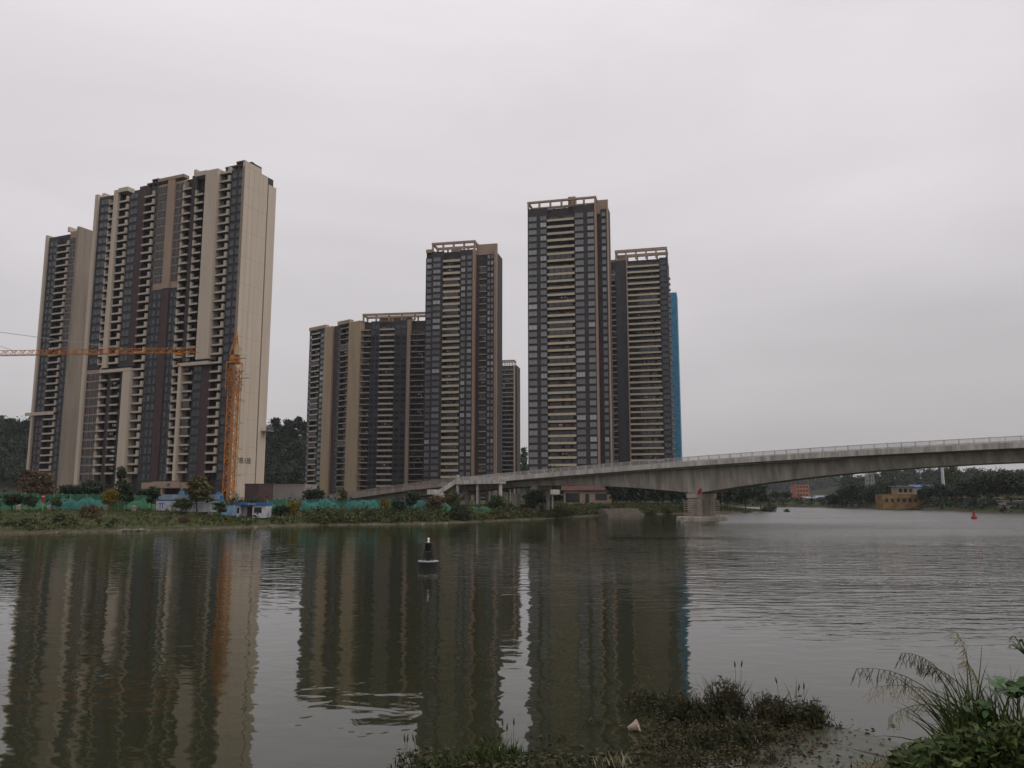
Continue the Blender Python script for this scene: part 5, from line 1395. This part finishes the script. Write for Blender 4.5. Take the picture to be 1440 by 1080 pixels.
# floating weed mats
def mat_patch(px0, px1, py0, py1, n, m, label, name="floating_weed", zup=0.05, shape=None, leaf=0.05):
    P = []
    for _ in range(n):
        px, py = random.uniform(px0, px1), random.uniform(py0, py1)
        if shape is not None and not shape(px, py): continue
        g = gp(px, py, 0); P.append((g.x, g.y, random.uniform(0.002, zup)))
    P = np.array(P)
    o = stuff(obj(name, quads_mesh(name, leaf_quads(P, rng.uniform(0.5,1.5,len(P))*leaf, flat=0.75, aspect=2.4), m)))
    o["label"] = label; o["category"] = "weed"
    return o
def wshape(px, py):
    f = 0.5+0.5*math.sin(px*0.045+math.sin(py*0.09)*2)*math.cos(py*0.10+px*0.012)
    c = math.exp(-((px-1020)/125)**2-((py-1050)/42)**2)
    return random.random() < c*1.1*f*f+c*c*0.15
mat_patch(850, 1200, 985, 1095, 9000, M_WEEDB, "brown and olive weed floating between the tufts in the shallows", shape=wshape, zup=0.06, leaf=0.036)
mat_patch(880, 1180, 1000, 1095, 4200, M_WEED, "green weed growing through the brown floating weed", shape=wshape, zup=0.2, leaf=0.028)
mat_patch(560, 900, 1055, 1100, 2600, M_WEED, "low sparse weed along the bottom edge of the water", shape=lambda x, y: random.random() < 0.25+0.5*math.sin(x*0.05)**2*(y-1050)/50, zup=0.08, leaf=0.05)
# algae film on the mud at the right
poly = [(1040,1100),(1062,1060),(1088,1032),(1120,1020),(1160,1018),(1200,1026),(1235,1034),(1262,1046),(1258,1060),(1275,1075),(1300,1100)]
pts = []
for (a, c) in zip(poly, poly[1:]+poly[:1]):
    for t in np.linspace(0, 1, 7)[:-1]:
        g = gp(a[0]+(c[0]-a[0])*t+random.uniform(-4,4), a[1]+(c[1]-a[1])*t+random.uniform(-1.5,1.5), 0)
        pts.append((g.x, g.y, 0.0))
cx = sum(q[0] for q in pts)/len(pts); cy = sum(q[1] for q in pts)/len(pts)
b = MB(); n = len(pts)
for (k, z) in ((1.0,0.002),(0.98,0.006),(0.6,0.008),(0.25,0.009)): b.v += [(cx+(q[0]-cx)*k, cy+(q[1]-cy)*k, z) for q in pts]
b.v.append((cx, cy, 0.009))
for r_ in range(3):
    for i in range(n):
        j = (i+1) % n; b.f.append((r_*n+i, r_*n+j, (r_+1)*n+j, (r_+1)*n+i)); b.m.append(0)
for i in range(n): b.f.append((3*n+i, 3*n+(i+1) % n, 4*n)); b.m.append(0)
o = stuff(b.build("algae_mat", M_ALGAE, None, smooth=True)); o["label"] = "greyish green algae film on the mud at the lower right"; o["category"] = "algae"
mat_patch(1060, 1265, 1020, 1090, 130, M_WEEDB, "dark bits of dead leaf scattered on the algae film", name="leaf_litter", zup=0.04, leaf=0.045)
# foam cup
g = gp(890, 1027, 0)
b = MB(); b.lathe([(0.055,0),(0.075,0.10),(0.13,0.22),(0.135,0.235),(0.12,0.225),(0.065,0.10),(0.045,0.02)], 14)
o = tag(b.build("foam_cup", M_FOAM, None, smooth=True, loc=(g.x-0.10, g.y, 0.035)), "dirty pinkish white foam cup floating among the weeds", "cup")
o.rotation_euler = (R(20), R(68), R(10))
for (px, py, s, lb) in ((808,1052,0.2,"curved pale scrap floating near the bottom left of the foam cup"),(985,1060,0.12,"pale scrap caught in the weed patch"),(842,1070,0.1,"white crumb floating at the bottom below the foam cup"),(1077,1000,0.12,"white scrap caught in the tuft with many leaves")):
    g = gp(px, py, 0); b = MB()
    for i in range(6):
        t0, t1 = i/6*2.2, (i+1)/6*2.2
        b.quad((s*math.cos(t0),s*0.6*math.sin(t0),0.01),(s*math.cos(t1),s*0.6*math.sin(t1),0.01),(0.6*s*math.cos(t1),0.4*s*math.sin(t1),0.05),(0.6*s*math.cos(t0),0.4*s*math.sin(t0),0.05))
    tag(b.build("litter_scrap", M_CONCW, None, loc=(g.x, g.y, 0.012)), lb, "litter")

# ------------------------------------------------------------------ foreground: plants on the near bank at the right
def stalk_points(p0, p1, bow, n=8):
    p0, p1 = Vector(p0), Vector(p1); mid = (p0+p1)/2+Vector(bow)
    return [(p0*(1-t)**2+mid*2*t*(1-t)+p1*t*t) for t in [i/n for i in range(n+1)]]
def ribbon(b, pts, w0, w1=0.0, side=None):
    side = side or Vector((0.25, 0.97, 0.1))
    for i in range(len(pts)-1):
        d = (pts[i+1]-pts[i]).normalized(); s = d.cross(side).normalized()
        t0, t1 = i/(len(pts)-1), (i+1)/(len(pts)-1)
        f = lambda t: (w0*(1-t)+w1*t)*(0.45+0.55*min(1, t*3))*0.5
        b.quad(pts[i]-s*f(t0), pts[i]+s*f(t0), pts[i+1]+s*f(t1), pts[i+1]-s*f(t1))
Yg = 9.0
gb = at(1392, 1052, Yg)
RG = thing("plume_grass", "tall plume grass leaning left over the water at the lower right", "grass clump", (gb.x, gb.y, gz(gb.x, gb.y)))
base = Vector(RG.location)
stalks = [((1205,940),-70,1.0),((1225,968),-40,0.9),((1268,918),-55,0.9),((1250,1008),-20,0.8),((1290,935),-30,0.6),((1345,888),-8,0.3),((1380,908),0,0.2),((1356,930),-10,0.3)]
for i, ((px, py), lift, plume) in enumerate(stalks):
    tip = at(px, py, Yg+random.uniform(-0.5,0.7))-base
    root = at(1380+random.uniform(-22,22), 1046+random.uniform(-8,14), Yg+random.uniform(-0.2,0.2))-base
    pts = stalk_points(root, tip, Vector((0.1, 0, 0.28+0.22*plume)))
    b = MB()
    for k in range(len(pts)-1): b.tube(pts[k], pts[k+1], 0.010*(1-k/10), 0.010*(1-(k+1)/10), n=5)
    st = b.build("stalk", M_GRASS, RG)
    if plume > 0.25:
        b = MB(); fine = stalk_points(root, tip, Vector((0.1, 0, 0.28+0.22*plume)), 24)[14:]
        for q in fine:
            for k in range(5):
                L = random.uniform(0.05,0.19)*plume+0.02; dx = random.uniform(-0.10,0.05)
                e = q+Vector((dx, random.uniform(-0.05,0.05), -L))
                b.tube(q, e, 0.0022, 0.0018, n=3, cap=False)
                b.tube(q.lerp(e,0.6), e, 0.0035, 0.0022, n=4)
        b.build("plume", M_STRAW if i % 2 else M_WEEDB, st)
b = MB()
for i in range(240):
    root = at(1385+random.uniform(-45,70), 1062+random.uniform(-18,25), Yg+random.uniform(-0.4,0.4))-base
    a = random.gauss(-0.25, 0.42); L = random.uniform(0.4, 1.25)
    tip = root+Vector((math.sin(a)*L, random.uniform(-0.25,0.25), math.cos(a)*L*random.uniform(0.55,0.95)))
    ribbon(b, stalk_points(root, tip, Vector((0,0,0.22*L)), 6), random.uniform(0.015,0.034))
b.build("leaf_blades", M_GRASS, RG)
def leaf_mesh(material, seed, lobes=False):
    r = random.Random(seed); b = MB()
    if lobes:
        N = 15; rim = []
        for i in range(N):
            t = -2.5+5.0*i/(N-1); q = (0.62+0.38*abs(math.cos(t*1.75)))*(1.05-0.12*abs(t)/2.5)
            rim.append((q*math.sin(t), q*math.cos(t)*0.95, -0.18*q*q+0.04*r.uniform(-1,1)))
        for i in range(N-1): b.poly(((0,0,0), rim[i+1], rim[i]))
    else:
        prof = [(0,0.0),(0.15,0.20),(0.35,0.33),(0.6,0.30),(0.85,0.13),(1.0,0.0)]
        for (y0, w0), (y1, w1) in zip(prof[:-1], prof[1:]):
            z0, z1 = -0.25*y0*y0, -0.25*y1*y1
            b.quad((0,y0,z0),(0,y1,z1),(-w1,y1,z1+w1*0.25),(-w0,y0,z0+w0*0.25)); b.quad((0,y0,z0),(w0,y0,z0+w0*0.25),(w1,y1,z1+w1*0.25),(0,y1,z1))
    return b.mesh("leaf", [material])
LM = [leaf_mesh(M_LEAFBR, 1), leaf_mesh(M_LEAFBR, 2, True), leaf_mesh(M_LEAFLIME, 3), leaf_mesh(M_LEAFBR, 4, True)]
def leafy_plant(label, root, spots, size, which, name="broadleaf_plant"):
    """spots: where the leaves hang (world); the stem runs from the root to their middle"""
    T = thing(name, label, "plant", root, 0, "broad leaved plants on the near bank")
    rt = Vector(root); c = sum((Vector(s) for s in spots), Vector())/len(spots)-rt
    b = MB(); pts = stalk_points((0,0,-0.1), c, (0.05,0,0.1), 6)
    for k in range(6): b.tube(pts[k], pts[k+1], 0.02*(1-k/9), 0.02*(1-(k+1)/9), n=6)
    for s in spots: b.tube(c*0.9, Vector(s)-rt, 0.007, 0.005, n=4)
    b.build("stem", M_GRASS, T)
    for s in spots:
        o = obj("leaf", LM[random.choice(which)], T, Vector(s)-rt)
        k = size*random.uniform(0.7, 1.25); o.scale = (k, k, k)
        o.rotation_euler = (random.gauss(-0.25,0.35), random.gauss(0,0.35), random.uniform(0,6.28))
def cloud(px0, px1, py0, py1, Y, n, dy=0.35):
    return [at(random.uniform(px0,px1), random.uniform(py0,py1), Y+random.uniform(-dy,dy)) for _ in range(n)]
def rootpt(px, Y):
    x = ray(px,1050)[0]*Y; return (x, Y, gz(x, Y))
leafy_plant("plant with big lobed dark leaves reaching in from the right edge", rootpt(1440,8.6), cloud(1398,1450,953,972,8.6,22), 0.11, [1,3])
leafy_plant("small broad leaved plant in front of the plume grass stems", rootpt(1378,8.8), cloud(1360,1392,985,1012,8.8,16,0.2), 0.10, [0,1])
leafy_plant("leaf spray hanging in at the right edge above the lobed leaves", rootpt(1470,8.4), cloud(1422,1460,890,912,8.4,22,0.25), 0.06, [0,2])
leafy_plant("low plant with lime leaves at the foot of the plume grass", rootpt(1352,9.4), cloud(1320,1378,1020,1060,9.3,26), 0.09, [2,2,0])
leafy_plant("low green leafy plant at the left end of the near bank growth", rootpt(1320,9.8), cloud(1275,1345,1052,1084,9.8,34), 0.10, [0,0,2])
leafy_plant("green leafy plant at the bottom right corner", rootpt(1420,8.8), cloud(1375,1445,1020,1078,8.7,40), 0.11, [0,1])
leafy_plant("dark leafy plant at the bottom edge between lime plant and corner", rootpt(1372,8.6), cloud(1335,1405,1050,1085,8.6,30), 0.10, [0,3])
# near bank grass and undergrowth
P = []
for _ in range(5200):
    x, y = random.uniform(4.5, 16), random.uniform(6, 17.8)
    P.append((x, y))
P = np.array(P); Z = height(P[:,0], P[:,1]); k = Z > 0.05; P = np.concatenate([P[k], Z[k][:,None]-0.03], 1)
hh = rng.uniform(0.15, 0.55, len(P))*np.clip((P[:,0]-4.5)/4, 0.3, 1)
o = stuff(obj("grass", quads_mesh("grass", blade_quads(P, hh, rng.uniform(0.012,0.03,len(P)), rng.uniform(0.2,0.9,len(P))), M_GRASS)))
o["label"] = "grass on the near bank at the lower right corner"; o["category"] = "grass"
P = []
while len(P) < 9000:
    px, py = random.uniform(1255, 1460), random.uniform(1015, 1095)
    if py < 1062-(px-1262)*0.36+random.gauss(0,6): continue
    q = at(px, py, random.uniform(8.2, 11.0)); P.append(q[:])
P = np.array(P)
o = stuff(obj("undergrowth", quads_mesh("undergrowth", leaf_quads(P, rng.uniform(0.02,0.06,len(P)), aspect=2.6), M_LEAFNEAR)))
o["label"] = "tangle of small leaves under the plume grass at the lower right"; o["category"] = "undergrowth"

# ------------------------------------------------------------------ the damp air
hm = bpy.data.materials.new("damp_air"); hm.use_nodes = True
nt = hm.node_tree; nt.nodes.clear()
ho = nt.nodes.new("ShaderNodeOutputMaterial"); hv = nt.nodes.new("ShaderNodeVolumePrincipled")
hv.inputs["Color"].default_value = (0.92, 0.95, 1.0, 1); hv.inputs["Density"].default_value = 0.00009; hv.inputs["Anisotropy"].default_value = 0.2
nt.links.new(hv.outputs[0], ho.inputs["Volume"])
b = MB(); b.box(-4250, 4250, -4250, 4250, -3.5, 138)
stuff(b.build("haze", hm))
